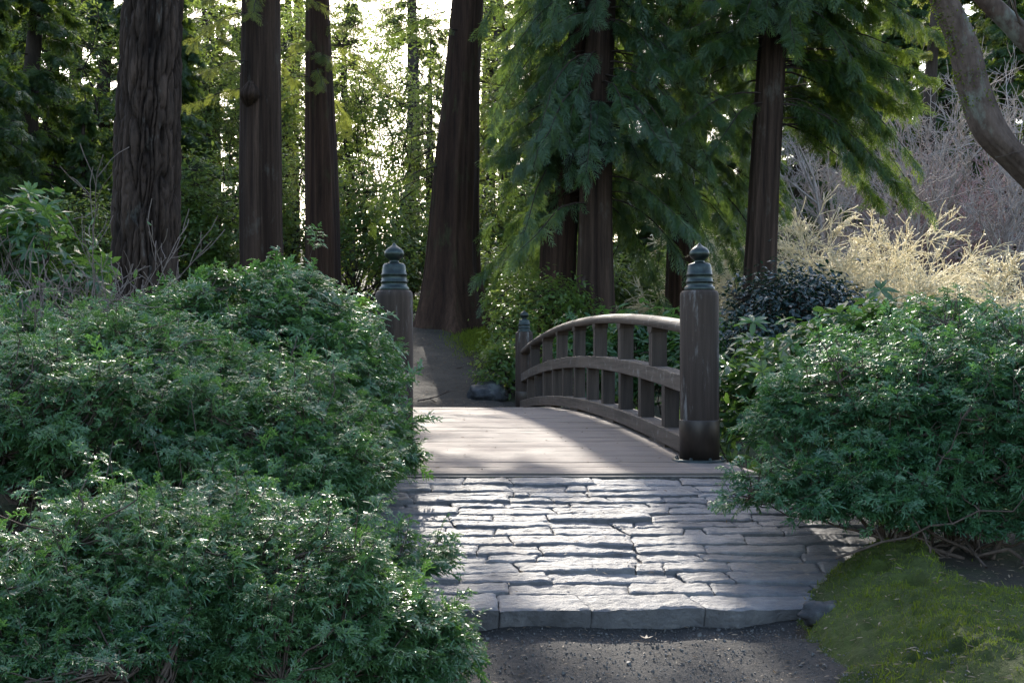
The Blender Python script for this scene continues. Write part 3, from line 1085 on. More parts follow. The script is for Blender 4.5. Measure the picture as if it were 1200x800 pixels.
# right of the bridge
cypress_shrub('cypress_shrub', 'open spreading blue-green cypress on the mossy bank, bare twisted stems showing below', at_ground(1105, 5.8),
              [lobe(1110, 470, 6.6, 150, 105, .9), lobe(1010, 500, 6.3, 110, 95, .6), lobe(920, 575, 5.9, 60, 42, .25), lobe(1190, 545, 6.0, 110, 115, .7), lobe(1050, 570, 5.9, 115, 45, .4), lobe(1165, 600, 5.75, 85, 45, .3), lobe(1030, 595, 5.8, 70, 34, .25), lobe(950, 500, 6.4, 60, 60, .4)],
              1400, 10, .082, SPRAY_NEAR, 'cypress_blue', 25, lowz=-.45, r0=.0095, n_main=44, inner=.75, spread=.2)
leaf_shrub('rhododendron', 'low broad-leaved rhododendron just behind the right cypress, beside the right front post', at_ground(900, 9.5),
           [lobe(890, 480, 9.5, 60, 75, .7), lobe(1000, 440, 9.0, 100, 60, .6)], 260, 7, .12, ROSETTE[:1] + LEAF, 'rhodo', 31, upness=1)
leaf_shrub('rhododendron', 'broad-leaved rhododendron rising behind the top of the right cypress', at_ground(1080, 8.8),
           [lobe(1050, 410, 8.6, 60, 35, .5), lobe(1150, 420, 8.8, 80, 40, .5)], 160, 6, .12, ROSETTE, 'rhodo', 32, upness=1)
leaf_shrub('camellia', 'dark glossy small-leaved camellia in front of the reddish cedar trunk', at_ground(935, 14),
           [lobe(905, 385, 14, 55, 60, .7), lobe(975, 385, 14, 42, 55, .6), lobe(930, 350, 14, 55, 25, .6)], 420, 10, .085, LEAF, 'camellia', 33, jit=.1, twig='twig_dark', r0=.025)
leaf_shrub('rhododendron', 'pale green rhododendron with loose leaves at the far left picture edge', at_ground(40, 9.6),
           [lobe(20, 310, 9.5, 60, 65, .6), lobe(75, 350, 9.6, 45, 50, .5), lobe(-70, 330, 9.5, 70, 80, .6)], 220, 4, .14, ROSETTE[:1] + LEAF, 'rhodo', 34, inner=.6)
for k, (px, Y, py, rp, rz_, sd) in enumerate(((690, 19.5, 415, 40, 40, 41), (760, 16.5, 420, 55, 55, 42), (830, 15.5, 430, 45, 55, 43))):
    leaf_shrub('rhododendron', ['leafy green shrub seen through the far end of the bridge railing', 'leafy green shrub seen through the middle of the bridge railing', 'leafy green shrub behind the right front post'][k],
               at_ground(px, Y), [lobe(px, py, Y, rp, rz_, .7), lobe(px + 25, py + 25, Y - .4, rp, rz_ * .8, .7)], 240, 7, .14, ROSETTE[:1] + LEAF, 'rhodo', sd, 'leafy shrubs beyond the railing', upness=1, inner=.6)
leaf_shrub('azalea', 'rounded small-leaved azalea behind the far right bridge post', at_ground(630, 22),
           [lobe(628, 356, 22, 55, 28, .9), lobe(600, 400, 21, 30, 40, .7), lobe(660, 375, 22, 35, 30, .8)], 420, 9, .1, LEAF, 'understory', 44, jit=.12, twig='twig_dark')
leaf_shrub('azalea', 'small shrub beside the woodland path at the far bridge end', at_ground(592, 19.6),
           [lobe(590, 440, 19.6, 26, 34, .4)], 160, 8, .09, LEAF, 'understory', 45, jit=.1, twig='twig_dark')

# ------------------------------------------------------------------ bare shrubs
def bare_branches(starts, dirs, lens, rads, depth, rg, nch=(4, 3, 3), ang=.6, bend=.25, upb=.1, shrink=.55, k=5, r_shr=.5, t0=.25):
    """recursive twigs, level by level -> list of (polylines, radii)"""
    out = []
    S, D, L, Ra = (np.asarray(v, float) for v in (starts, dirs, lens, rads))
    for lv in range(depth):
        N = len(S)
        Pl = np.empty((N, k, 3))
        Pl[:, 0] = S
        d = D.copy()
        for i in range(1, k):
            d = nrm(d + rg.normal(0, bend, (N, 3)) + np.array([0, 0, upb]))
            Pl[:, i] = Pl[:, i - 1] + d * (L / (k - 1))[:, None]
        rr = Ra[:, None] * np.linspace(1, .35, k)[None]
        out.append((Pl, rr))
        if lv == depth - 1: break
        c = nch[lv]
        t = np.clip(rg.uniform(t0, 1, (N, c)), 0, .999) * (k - 1)
        i = t.astype(int)
        f = (t - i)[..., None]
        ar = np.arange(N)[:, None]
        q = Pl[ar, i] * (1 - f) + Pl[ar, i + 1] * f
        tg = nrm(Pl[ar, i + 1] - Pl[ar, i])
        nd = nrm(tg + rg.normal(0, ang, tg.shape))
        S = q.reshape(-1, 3)
        D = nd.reshape(-1, 3)
        L = np.repeat(L, c) * shrink * rg.uniform(.6, 1.25, N * c)
        Ra = np.maximum(np.repeat(Ra, c) * r_shr, .0022)
    return out


def bare_shrub(name, label, base, n, L, r0, dirs_up, rg, mat, depth, nch, ns=3, cat='shrub', buds=0, budmat=None, budsize=.03, group=None, spread=.3, minr=None, **kw):
    root = thing(name, label, cat, base, group)
    d = rg.normal(size=(n, 3)) * np.array([1, 1, .3])
    d = nrm(d + np.array([0, 0, dirs_up]))
    st = np.asarray(base) + rg.normal(0, spread, (n, 3)) * np.array([1, 1, 0])
    lv = bare_branches(st, d, np.full(n, L) * rg.uniform(.6, 1.15, n), np.full(n, r0), depth, rg, nch, **kw)
    a = Acc()
    for Pl, rr in lv:
        if minr: rr = np.maximum(rr, minr)
        a.add(*tubes(Pl, rr, ns), tint=.5)
    a.build('branches', M[mat], root)
    if buds:
        Pl = lv[-1][0]
        pos = Pl[rg.integers(0, len(Pl), buds), rg.integers(1, Pl.shape[1], buds)]
        fw = nrm(rg.normal(size=(buds, 3)))
        V, Fq, tn = instances(*LEAF[0], orient(fw, nrm(rg.normal(size=(buds, 3)))), pos, budsize * rg.uniform(.5, 1.3, buds), np.clip(rg.normal(.5, .25, buds), 0, 1))
        b_ = Acc()
        b_.add(V, Fq, tint=tn)
        b_.build('dry_leaves', M[budmat or mat], root, smooth=False)
    return root


rg = np.random.default_rng(61)
# golden, backlit
for k, (px, Y, n, L) in enumerate(((985, 27, 38, 2.7), (1065, 26, 34, 2.35), (890, 28, 26, 2.4), (1125, 24, 14, 1.5))):
    bare_shrub('bare_shrub', ['bare straw-coloured shrub with sunlit arching twigs, behind the camellia', 'low sunlit bare shrub of straw-coloured twigs, above the right cypress',
                              'sunlit pale twiggy shrub behind the reddish cedar trunk', 'thin pale sunlit twigs at the right end of the straw-coloured shrubs'][k],
               at_ground(px, Y), n, L, .022, .42, rg, 'straw', 4, (9, 9, 7), 3, buds=30000 if k < 2 else 16000, budmat='straw', budsize=.042, group='sunlit straw-coloured bare shrubs',
               ang=.45, bend=.13, upb=-.055, shrink=.5, spread=.7, minr=.0075)
bare_shrub('bare_shrub', 'bare grey twiggy bush in front of the furrowed trunk at left', at_ground(55, 8.3), 44, 1.2, .012, .8, rg, 'twig_mid', 4, (5, 4, 3), 4, ang=.5, bend=.16, upb=.06, spread=.5, minr=.0026,
           buds=250, budmat='rhodo', budsize=.05)

# ------------------------------------------------------------------ trunks
def trunk_mesh(path, radii, flute=.0, nfl=9, rough=.05, ns=96, nz=200, seed=0, furrow=False, flare=0.0):
    c = spline(path, nz)
    r = spline(np.asarray(radii, float)[:, None], nz)[:, 0]
    a = np.arange(ns) * 2 * math.pi / ns
    s = np.concatenate([[0], np.cumsum(np.linalg.norm(np.diff(c, axis=0), axis=1))])
    A, S = np.meshgrid(a, s)
    cs = np.stack([np.cos(A), np.sin(A)], -1)
    rm = r[:, None]
    q = np.stack([cs[..., 0] * 2.0, cs[..., 1] * 2.0, S * .18 + seed], -1)
    disp = 1 + .10 * fbm(q, 3)
    if flute:
        fl = np.cos(A * nfl + 2.2 * noise3(np.stack([cs[..., 0], cs[..., 1], S * .12 + seed], -1) * 1.0) * 3)
        disp = disp + flute * fl * (np.exp(-S / 2.2) * .8 + .25)
    if furrow:
        qf = np.stack([cs[..., 0] * 4.0, cs[..., 1] * 4.0, S * 1.1 + seed], -1)
        qw = qf + .8 * np.stack([noise3(qf * 1.3 + 9), noise3(qf * 1.3 + 4), 0 * A], -1)
        rid = np.abs(noise3(qw)) * 2.2
        qf2 = qw * np.array([2.1, 2.1, 2.4]) + 31
        rid2 = np.abs(noise3(qf2)) * 2
        disp = disp - .20 * np.exp(-rid * 4.0) - .09 * np.exp(-rid2 * 4) + .02 * fbm(qf * 3, 3)
    else:
        qf = np.stack([cs[..., 0] * 9, cs[..., 1] * 9, S * .35 + seed], -1)
        disp = disp + rough * fbm(qf, 4)
    if flare:
        lob = .5 + .5 * np.cos(A * 5 + seed + 1.5 * noise3(np.stack([cs[..., 0], cs[..., 1], 0 * S + seed], -1)))
        disp = disp + flare * np.exp(-S / .5) * lob
    rad = rm * disp
    V = np.stack([c[:, 0:1] + cs[..., 0] * rad, c[:, 1:2] + cs[..., 1] * rad, np.repeat(c[:, 2:3], ns, 1)], -1).reshape(-1, 3)
    jj = (np.arange(nz - 1) * ns)[:, None]
    qn = np.arange(ns)[None]
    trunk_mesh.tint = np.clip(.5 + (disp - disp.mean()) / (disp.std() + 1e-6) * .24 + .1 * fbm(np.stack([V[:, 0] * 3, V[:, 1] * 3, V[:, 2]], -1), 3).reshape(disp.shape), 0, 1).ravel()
    return V, np.stack([jj + qn, jj + (qn + 1) % ns, jj + ns + (qn + 1) % ns, jj + ns + qn], -1).reshape(-1, 4)


def px_trunk(name, label, Y, pts, mat, seed, group=None, extra_top=9.0, sink=.4, **kw):
    """pts: (px, py, width px) from the base upwards"""
    pa = [P(px, py, Y) for px, py, w in pts]
    ra = [w * Y / F / 2 for px, py, w in pts]
    g = gz(pa[0][0], Y)
    if pa[0][2] > g:                                  # carry the trunk on down to the soil
        pa.insert(0, np.array([pa[0][0], Y, g - sink]))
        ra.insert(0, ra[0] * 1.06)
    else:
        pa[0][2] = g - sink
    d = nrm(pa[-1] - pa[-2])
    pa.append(pa[-1] + d * extra_top)
    ra.append(ra[-1] * .72)
    base = (pa[0][0], Y, g)
    root = thing(name, label, 'tree', base, group)
    V, Fq = trunk_mesh(pa, ra, seed=seed, **kw)
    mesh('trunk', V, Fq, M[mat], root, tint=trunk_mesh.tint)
    return root, np.array(pa), np.array(ra)


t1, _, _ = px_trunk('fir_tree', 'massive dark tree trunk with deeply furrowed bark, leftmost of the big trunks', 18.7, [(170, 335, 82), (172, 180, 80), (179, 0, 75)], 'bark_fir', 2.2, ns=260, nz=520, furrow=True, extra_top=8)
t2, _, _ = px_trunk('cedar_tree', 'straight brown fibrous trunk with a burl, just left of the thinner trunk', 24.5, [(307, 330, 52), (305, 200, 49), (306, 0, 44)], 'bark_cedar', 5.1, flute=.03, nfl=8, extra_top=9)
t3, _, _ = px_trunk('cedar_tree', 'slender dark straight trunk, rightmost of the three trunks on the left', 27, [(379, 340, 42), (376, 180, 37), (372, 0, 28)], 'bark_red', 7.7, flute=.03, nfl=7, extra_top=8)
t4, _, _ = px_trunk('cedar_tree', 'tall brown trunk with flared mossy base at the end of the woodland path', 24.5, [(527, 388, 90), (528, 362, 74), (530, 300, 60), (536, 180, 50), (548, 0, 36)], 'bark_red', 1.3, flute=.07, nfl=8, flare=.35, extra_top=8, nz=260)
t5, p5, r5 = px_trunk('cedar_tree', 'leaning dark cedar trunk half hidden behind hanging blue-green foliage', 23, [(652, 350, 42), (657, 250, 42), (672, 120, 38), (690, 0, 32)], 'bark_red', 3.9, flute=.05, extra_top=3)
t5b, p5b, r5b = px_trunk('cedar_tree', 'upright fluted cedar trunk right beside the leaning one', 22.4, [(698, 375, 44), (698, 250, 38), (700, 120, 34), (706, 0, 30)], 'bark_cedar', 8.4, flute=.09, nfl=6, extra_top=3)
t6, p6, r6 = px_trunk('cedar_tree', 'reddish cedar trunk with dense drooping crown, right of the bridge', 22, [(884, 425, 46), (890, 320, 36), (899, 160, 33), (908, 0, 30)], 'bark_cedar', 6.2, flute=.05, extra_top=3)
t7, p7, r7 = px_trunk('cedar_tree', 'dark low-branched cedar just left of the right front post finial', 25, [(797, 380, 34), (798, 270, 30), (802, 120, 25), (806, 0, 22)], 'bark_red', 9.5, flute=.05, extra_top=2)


def crown(root, path, rg, z0, z1, n, length, mat, tpl, nf, fsize, droop=.55, az=None, upz=.25, twig='twig_dark', lenf=None, name='crown', fdown=.75, br=.02):
    """branches leaving a trunk path between heights z0..z1, hung with fronds"""
    zz = rg.uniform(z0, z1, n)
    order = np.argsort(path[:, 2])
    cx = np.interp(zz, path[order, 2], path[order, 0])
    cyy = np.interp(zz, path[order, 2], path[order, 1])
    an = rg.uniform(0, 2 * math.pi, n) if az is None else rg.uniform(az[0], az[1], n)
    L = length * rg.uniform(.55, 1.1, n)
    if lenf is not None: L = L * lenf(zz)
    k = 9
    t = np.linspace(0, 1, k)[None]
    out = L[:, None] * (t - .12 * t ** 3)
    zo = L[:, None] * (upz * t * rg.uniform(.5, 1.4, (n, 1)) - droop * t ** 1.8 * rg.uniform(.6, 1.25, (n, 1)) + .12 * np.clip(t - .7, 0, 1) ** 2 * 8)
    wob_ = rg.normal(0, .05, (n, k)).cumsum(1) * L[:, None] * .35
    ca, sa = np.cos(an)[:, None], np.sin(an)[:, None]
    Pl = np.stack([cx[:, None] + ca * out - sa * wob_, cyy[:, None] + sa * out + ca * wob_, zz[:, None] + zo], -1)
    b_ = Acc()
    b_.add(*tubes(Pl, br * (L[:, None] / length) * np.linspace(1, .2, k)[None], 5))
    b_.build('limbs', M[twig], root)
    a = Acc()
    for q, (tv, tf) in enumerate(tpl):
        m_ = nf // len(tpl)
        tt = rg.uniform(.16, 1, (n, m_)) ** .8 * (k - 1)
        tt = np.minimum(tt, k - 1.001)
        i = tt.astype(int)
        f = (tt - i)[..., None]
        ar = np.arange(n)[:, None]
        pos = (Pl[ar, i] * (1 - f) + Pl[ar, i + 1] * f).reshape(-1, 3)
        tg = nrm(Pl[ar, i + 1] - Pl[ar, i]).reshape(-1, 3)
        N = len(pos)
        sd = nrm(np.cross(tg, [0, 0, 1.0])) * np.where(rg.random(N) < .5, -1, 1)[:, None]
        fw = nrm(tg * rg.uniform(.3, .9, (N, 1)) + sd * rg.uniform(.1, .9, (N, 1)) + np.array([0, 0, -1.0]) * rg.uniform(.15, 1.1, (N, 1)) * fdown + rg.normal(0, .15, (N, 3)))
        nu = nrm(np.array([0, 0, .6]) + tg * .5 + rg.normal(0, .5, (N, 3)))
        sz = fsize * rg.uniform(.55, 1.25, N)
        br_t = np.repeat(rg.normal(.5, .18, n), m_)
        V, Fq, tn = instances(tv, tf, orient(fw, nu), pos, sz, np.clip(br_t + rg.normal(0, .15, N), 0, 1))
        a.add(V, Fq, tint=tn)
    return a.build(name, M[mat], root, smooth=False)


rg = np.random.default_rng(71)
# hanging blue-green cedar in front of the leaning trunks
crown(t5b, p5b, rg, 3.4, 10.5, 120, 2.5, 'cedar', FROND, 54, .34, droop=1.0, upz=.25, az=(-.9, 4.0))
crown(t5b, p5b, rg, 4.8, 10.5, 50, 1.9, 'cedar', FROND, 54, .34, droop=1.1, upz=.25, az=(3.6, 5.8), name='front_crown')
crown(t5, p5, rg, 4.2, 9.5, 70, 2.0, 'cedar', FROND, 45, .34, droop=.95, upz=.3, az=(.6, 4.3))
crown(t7, p7, rg, 3.6, 10.5, 120, 2.2, 'cedar', FROND, 51, .34, droop=1.1, upz=.2)
crown(t6, p6, rg, 5.0, 10.5, 100, 2.4, 'cedar_dark', FROND, 57, .33, droop=.8, upz=.3, az=(-.7, 3.9))
crown(t6, p6, rg, 6.2, 10.5, 34, 1.7, 'cedar_dark', FROND, 51, .33, droop=1.0, upz=.3, az=(3.9, 5.5), name='front_crown')
crown(t6, p6, rg, 4.6, 9.8, 70, 2.8, 'cedar_dark', FROND, 72, .33, droop=.85, upz=.3, az=(-.6, .7), name='low_crown')
crown(t4, np.array([P(530, 300, 24.5), P(548, 0, 24.5), P(560, -200, 24.5)]), rg, 4.0, 8.0, 8, 2.4, 'cedar_dark', FROND, 24, .22, droop=.4, az=(2.4, 4.2), upz=.0)
crown(t3, np.array([P(379, 340, 27), P(372, 0, 27), P(370, -200, 27)]), rg, 6.0, 9.0, 12, 2.2, 'fir', FROND, 34, .24, droop=.5, upz=.2)
crown(t2, np.array([P(305, 340, 24.5), P(306, 0, 24.5), P(306, -200, 24.5)]), rg, 5.0, 9.0, 12, 2.0, 'fir', FROND, 40, .24, droop=.7, upz=.2)
for t_, x0, x1, Yt in ((t1, 170, 190, 18.7), (t2, 305, 307, 24.5), (t3, 376, 366, 27), (t4, 536, 566, 24.5)):     # the crowns above the picture
    top = np.array([P(x0, 200, Yt), P(x1, -500, Yt)])
    z0 = P(0, -30, Yt)[2] + .6
    crown(t_, top, rg, z0, z0 + 7, 26, 2.6, 'cedar_dark', FROND_FAR, 30, .5, droop=.5, upz=.3, name='high_crown')

# roots, burl and moss of the path-end trunk
V, Fq = trunk_mesh([P(292, 128, 24.25), P(293, 112, 24.12), P(295, 92, 24.25)], [.02, .2, .02], ns=40, nz=30, rough=.5)
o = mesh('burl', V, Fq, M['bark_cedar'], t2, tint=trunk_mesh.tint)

# ------------------------------------------------------------------ mossy limbs at the right edge
tr = thing('bare_tree', 'pale crooked bare tree limbs with moss and lichen crossing the top right corner', 'tree', at_ground(1345, 10))
A1 = [at_ground(1345, 10) - [0, 0, .2], P(1340, 470, 10), P(1318, 360, 10), P(1265, 262, 10), P(1208, 203, 10), P(1165, 160, 10), P(1142, 105, 10), P(1128, 50, 10), P(1102, -8, 10), P(1070, -70, 10), P(1050, -150, 10)]
V, Fq = trunk_mesh(A1, [.24, .2, .18, .165, .145, .135, .118, .112, .1, .085, .06], ns=64, nz=200, rough=.1, seed=4.4)
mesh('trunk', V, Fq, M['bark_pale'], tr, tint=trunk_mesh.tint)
A2 = np.array([P(1300, 320, 10), P(1285, 200, 10.1), P(1248, 100, 10.2), P(1198, 42, 10.2), P(1150, -6, 10.2), P(1090, -70, 10.3)])
c = spline(A2, 60)
a = Acc()
a.add(*tubes(c[None], np.linspace(.11, .06, 60)[None] * (1 + .12 * noise3(c * 5))[None], 16))
rg = np.random.default_rng(5)
lv = bare_branches(c[[18, 24, 32, 40, 46, 52]], nrm(rg.normal(size=(6, 3)) + [-.4, 0, .6]), rg.uniform(.5, 1.0, 6), np.full(6, .014), 3, rg, (4, 3), bend=.2)
for Pl, rr in lv: a.add(*tubes(Pl, rr, 4))
a.build('limb', M['bark_pale'], tr)
mb = Acc()
cc = spline(np.array(A1), 200)
n = 5000
i = rg.integers(110, 190, n)
dd = nrm(rg.normal(size=(n, 3)) + np.array([-.9, -.1, .5]))
ml = noise3(np.stack([i * .09, 0 * i, 0 * i], -1)) > -.05
rad = np.interp(i, [80, 130, 190], [.14, .115, .075])
V, Fq, tn = instances(*LEAF[0], orient(nrm(dd + rg.normal(0, .6, (n, 3))), nrm(rg.normal(size=(n, 3)))), (cc[i] + dd * rad[:, None] * .97), rg.uniform(.012, .03, n) * ml + 1e-4, rg.random(n))
mb.add(V, Fq, tint=tn)
mb.build('bark_moss', M['moss_blade'], tr, smooth=False)

# ------------------------------------------------------------------ background conifers (three kinds, copied)
def conifer(name, label, h, rg, mat, ncr, length, c0=.15, group=None, nf=22, fs=.55, droop=.45):
    root = thing(name, label, 'tree', (0, 0, 0), group)
    path = np.array([[0, 0, -.5], [.05 * h * .1, 0, h * .4], [0, .02 * h, h * .75], [0, 0, h]])
    V, Fq = trunk_mesh(path, [h * .017, h * .0145, h * .009, h * .002], ns=24, nz=50, rough=.1, seed=h)
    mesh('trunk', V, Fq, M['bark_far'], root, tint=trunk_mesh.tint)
    crown(root, path, rg, h * c0, h * .98, ncr, length, mat, FROND_FAR, nf, fs, droop=droop, upz=.15, lenf=lambda z: np.clip(1.15 - z / h, .12, 1), br=.035)
    return root


def copy_tree(o, loc, scale, rz, label=None):
    r = o.copy()
    COL.objects.link(r)
    r.location = loc
    r.scale = (scale[0], scale[0], scale[1])
    r.rotation_euler = (0, 0, rz)
    if label: r['label'] = label
    for ch in o.children:
        c_ = ch.copy()
        COL.objects.link(c_)
        c_.parent = r
    return r


rg = np.random.default_rng(81)
H = 14.0
K0 = conifer('background_conifer', 'dense dark conifer in the background wood', H, rg, 'cedar_dark', 190, 2.5, .08, 'dense dark conifers of the background wood', 44, .4, .55)
K1 = conifer('background_fir', 'thin open fir with sunlit yellow-green foliage in the background wood', H, rg, 'fir', 100, 2.6, .3, 'open firs of the background wood', 34, .3, .4)
K2 = conifer('bare_stem_fir', 'tall bare-stemmed fir with foliage only high up, in the background wood', H, rg, 'fir', 60, 2.2, .55, 'bare-stemmed firs of the background wood', 34, .3, .35)
first = {0: True, 1: True, 2: True}
KS = [K0, K1, K2]


def far(kind, px, Y, h, w=None):
    x = (px - 440) * Y / F
    loc = (x, Y, gz(x, Y) - .1)
    s = h / H
    sc = ((w or s), s)
    if first[kind]:
        first[kind] = False
        o = KS[kind]
        o.location = loc
        o.scale = (sc[0], sc[0], sc[1])
        return o
    return copy_tree(KS[kind], loc, sc, rg.uniform(0, 6.28))


# left edge, dark
for px, Y, h in ((-40, 27, 11), (35, 30, 12), (60, 38, 13), (-110, 34, 13), (118, 44, 15), (-200, 40, 14), (0, 46, 16), (100, 29, 5)):
    far(0, px, Y, h, 1.15 * h / H)
for px, Y, h in ((240, 42, 14), (575, 44, 12), (410, 50, 12), (600, 50, 14), (330, 50, 15), (505, 52, 11), (250, 48, 17)):
    far(1, px, Y, h)
for px, Y, h in ((482, 55, 19), (88, 50, 18), (345, 70, 23), (570, 64, 22), (590, 80, 26)):
    far(2, px, Y, h)
for px, Y, h in ((650, 36, 12), (730, 40, 13), (790, 38, 11), (870, 46, 13), (285, 44, 10), (170, 40, 12), (200, 33, 10)):
    far(0, px, Y, h, 1.1 * h / H)
for px, Y, h in ((1090, 60, 20), (1180, 80, 25), (1260, 70, 22), (960, 70, 22), (1320, 62, 20), (1030, 88, 27)):
    far(2, px, Y, h)
for px, Y, h in ((940, 52, 13), (1060, 64, 11), (1140, 58, 9), (1210, 52, 8), (1270, 50, 10), (1000, 75, 14), (1340, 56, 12), (1180, 72, 17), (1105, 75, 17), (900, 60, 15), (1040, 82, 20), (1150, 88, 22), (1230, 84, 20), (970, 84, 19), (1010, 66, 13), (1110, 90, 27), (1165, 92, 26), (1060, 92, 25)):
    far(0, px, Y, h, 1.3 * h / H)
for px, Y, h in ((10, 62, 18), (170, 60, 15), (-150, 60, 18), (700, 62, 15), (-60, 75, 20), (640, 78, 16), (220, 80, 16), (820, 78, 18), (400, 85, 9), (480, 80, 8), (560, 85, 9)):
    far(0, px, Y, h, 1.2 * h / H)

# bare deciduous trees on the right
rg = np.random.default_rng(91)
proto = {}
for k, (px, Y, mat, sc) in enumerate(((985, 42, 'twig_grey', 1.0), (1075, 38, 'twig_grey', .95), (1130, 46, 'twig_red', 1.1), (1200, 40, 'twig_grey', 1.0), (1255, 44, 'twig_red', 1.0), (1040, 50, 'twig_red', 1.1), (1160, 34, 'twig_grey', .7), (1105, 56, 'twig_grey', 1.2), (1010, 60, 'twig_grey', 1.3), (1180, 54, 'twig_red', 1.2), (1235, 58, 'twig_grey', 1.3), (1085, 48, 'twig_red', .9))):
    lab = {'twig_grey': 'bare grey many-twigged tree in the wood at right', 'twig_red': 'bare tree with reddish twigs in the wood at right'}[mat]
    b0 = at_ground(px, Y)
    if mat not in proto:
        o = bare_shrub('bare_tree', lab, b0, 5, 4.6, .09, 2.6, rg, mat, 5, (6, 5, 4, 3), 3, 'tree', group=lab.replace('tree', 'trees'), spread=.15, minr=.008, ang=.5, bend=.12, upb=.05, shrink=.56)
        proto[mat] = o
    else:
        copy_tree(proto[mat], b0, (sc, sc), rg.uniform(0, 6.28))

# light loose-leaved trees behind the big trunks, the sky showing through
for k, (px, Y, py, rp, rh, n_, sd) in enumerate(((248, 36, 130, 60, 130, 620, 151), (338, 38, 130, 50, 150, 520, 152), (415, 40, 130, 62, 150, 520, 153), (470, 38, 190, 42, 100, 420, 154), (600, 36, 130, 50, 150, 560, 155), (440, 58, 90, 60, 130, 900, 158), (375, 50, 150, 45, 130, 420, 159), (468, 66, 120, 70, 150, 1100, 160), (520, 46, 90, 60, 110, 420, 156), (85, 36, 120, 60, 130, 380, 157))):
    leaf_shrub('leafy_tree', ['light loose-leaved tree behind the gap between the furrowed trunk and the burl trunk', 'light loose-leaved tree behind the narrow gap between the burl trunk and the slender trunk', 'light lacy tree with sky glinting through, right of the slender dark trunk',
                              'lower lacy tree just left of the flared trunk', 'light loose-leaved tree right of the flared trunk', 'bigger lacy treetop far off in the sky gap left of the flared trunk', 'lacy tree hidden for the most part by the slender dark trunk', 'farthest lacy tree in the middle of the bright sky gap', 'far lacy treetop behind the flared trunk', 'lacy tree behind the left edge of the furrowed trunk'][k],
               at_ground(px, Y), [lobe(px, py, Y, rp * 1.35, rh, 1.5), lobe(px - 25, py - 60, Y + .6, rp * 1.1, rh * .6, 1.4)], int(n_ * .85), 15, .115, LEAF, 'understory', sd, 'light leafy trees behind the big trunks', lowz=-.9, r0=.06, n_main=11, jit=.14, inner=1.0, cat='tree', twig='twig_dark')

# tall leafy understory behind the trunks, backlit
for k, (px, Y, py, rp, rh, sd) in enumerate(((235, 31, 260, 50, 85, 51), (330, 34, 270, 50, 100, 52), (420, 32, 270, 50, 80, 53), (475, 34, 290, 45, 75, 54), (90, 26, 290, 80, 60, 55), (600, 30, 270, 60, 60, 56), (590, 27, 330, 45, 30, 57), (745, 29, 340, 60, 35, 58), (835, 30, 330, 60, 50, 59))):
    leaf_shrub('understory_shrub', ['tall backlit leafy shrub between the furrowed trunk and the burl trunk', 'tall backlit leafy shrub between the two middle left trunks', 'tall backlit leafy shrub left of the front left post finial',
                                    'tall backlit leafy shrub between the left post finial and the flared trunk', 'dark leafy shrub behind the left edge of the furrowed trunk', 'leafy shrub right of the flared trunk at mid height',
                                    'low leafy shrub right of the flared trunk base', 'low leafy shrub under the hanging cedar', 'leafy shrub left of the reddish cedar trunk'][k],
               at_ground(px, Y), [lobe(px, py, Y, rp, rh, 1.0), lobe(px + 15, py + rh * .5, Y - .5, rp * 1.1, rh * .7, .9)], 560, 9, .13, LEAF, 'understory', sd, 'leafy understory shrubs behind the trunks', inner=.9, jit=.16, twig='twig_dark', r0=.035, n_main=14)

# ------------------------------------------------------------------ undergrowth, moss, litter
rg = np.random.default_rng(101)
n = 9000
X = rg.uniform(-12, 16, n)
Y = 8.5 + rg.random(n) ** 1.2 * 32
ok = ~((X > np.interp(Y, [8, 17, 25], [-.4, -.5, -.1])) & (X < np.interp(Y, [8, 17, 25, 40], [2.5, 2.5, 2.0, 2.0])) & (Y < 26))
X, Y = X[ok], Y[ok]
n = len(X)
T = np.stack([X, Y, terrain(X, Y) + rg.uniform(.02, .22, n)], -1)
a = Acc()
for q, (tv, tf) in enumerate(ROSETTE):
    s_ = rg.integers(0, 2, n) == q
    V, Fq, tn = instances(tv, tf, orient(nrm(rg.normal(size=(s_.sum(), 3)) * [1, 1, .2]), nrm(rg.normal(0, .3, (s_.sum(), 3)) + [0, 0, 1])), T[s_], rg.uniform(.1, .26, s_.sum()), rg.random(s_.sum()))
    a.add(V, Fq, tint=tn)
a.build('undergrowth', M['understory'], smooth=False)['kind'] = 'stuff'

# moss bank right of the stones
def moss_mask(X, Y):
    """> 0 inside the moss"""
    l = np.interp(Y, [3, 4.2, 4.7, 5.2, 5.6, 6.1], [1.62, 1.58, 1.62, 1.66, 1.72, 2.05]) + .12 * fbm(np.stack([X * 3, Y * 3, 0 * X], -1), 4)
    r = np.interp(Y, [3, 4.4, 4.8, 5.2, 5.6, 6.1], [3.7, 3.1, 2.85, 2.6, 2.55, 2.6]) + .6 * fbm(np.stack([X * 2.2 + 7, Y * 2.2, 0 * X], -1), 4)
    hole = .42 - (fbm(np.stack([X * 2.6 + 3, Y * 2.6, 0 * X + 9], -1), 4) - .02 + .12 * np.clip(X - 2.4, 0, 1.5))
    return np.minimum(np.minimum(np.minimum(X - l, r - X), hole), 6.05 - Y + .2 * fbm(np.stack([X * 3 + 4, Y * 3, 0 * X], -1), 3))


def moss_z(X, Y):
    mm = moss_mask(X, Y)
    hump = .07 * np.exp(-((X - 2.2) / .25) ** 2 - ((Y - 5.75) / .22) ** 2) + .05 * np.exp(-((X - 2.0) / .3) ** 2 - ((Y - 5.1) / .3) ** 2)
    q = np.stack([X * 5, Y * 5, 0 * X], -1)
    return terrain(X, Y) + .055 * sstep(0, .16, mm) - .025 + hump * sstep(0, .12, mm) + (.03 * fbm(q, 3) + .028 * fbm(q * 3.3, 3)) * sstep(0, .1, mm)


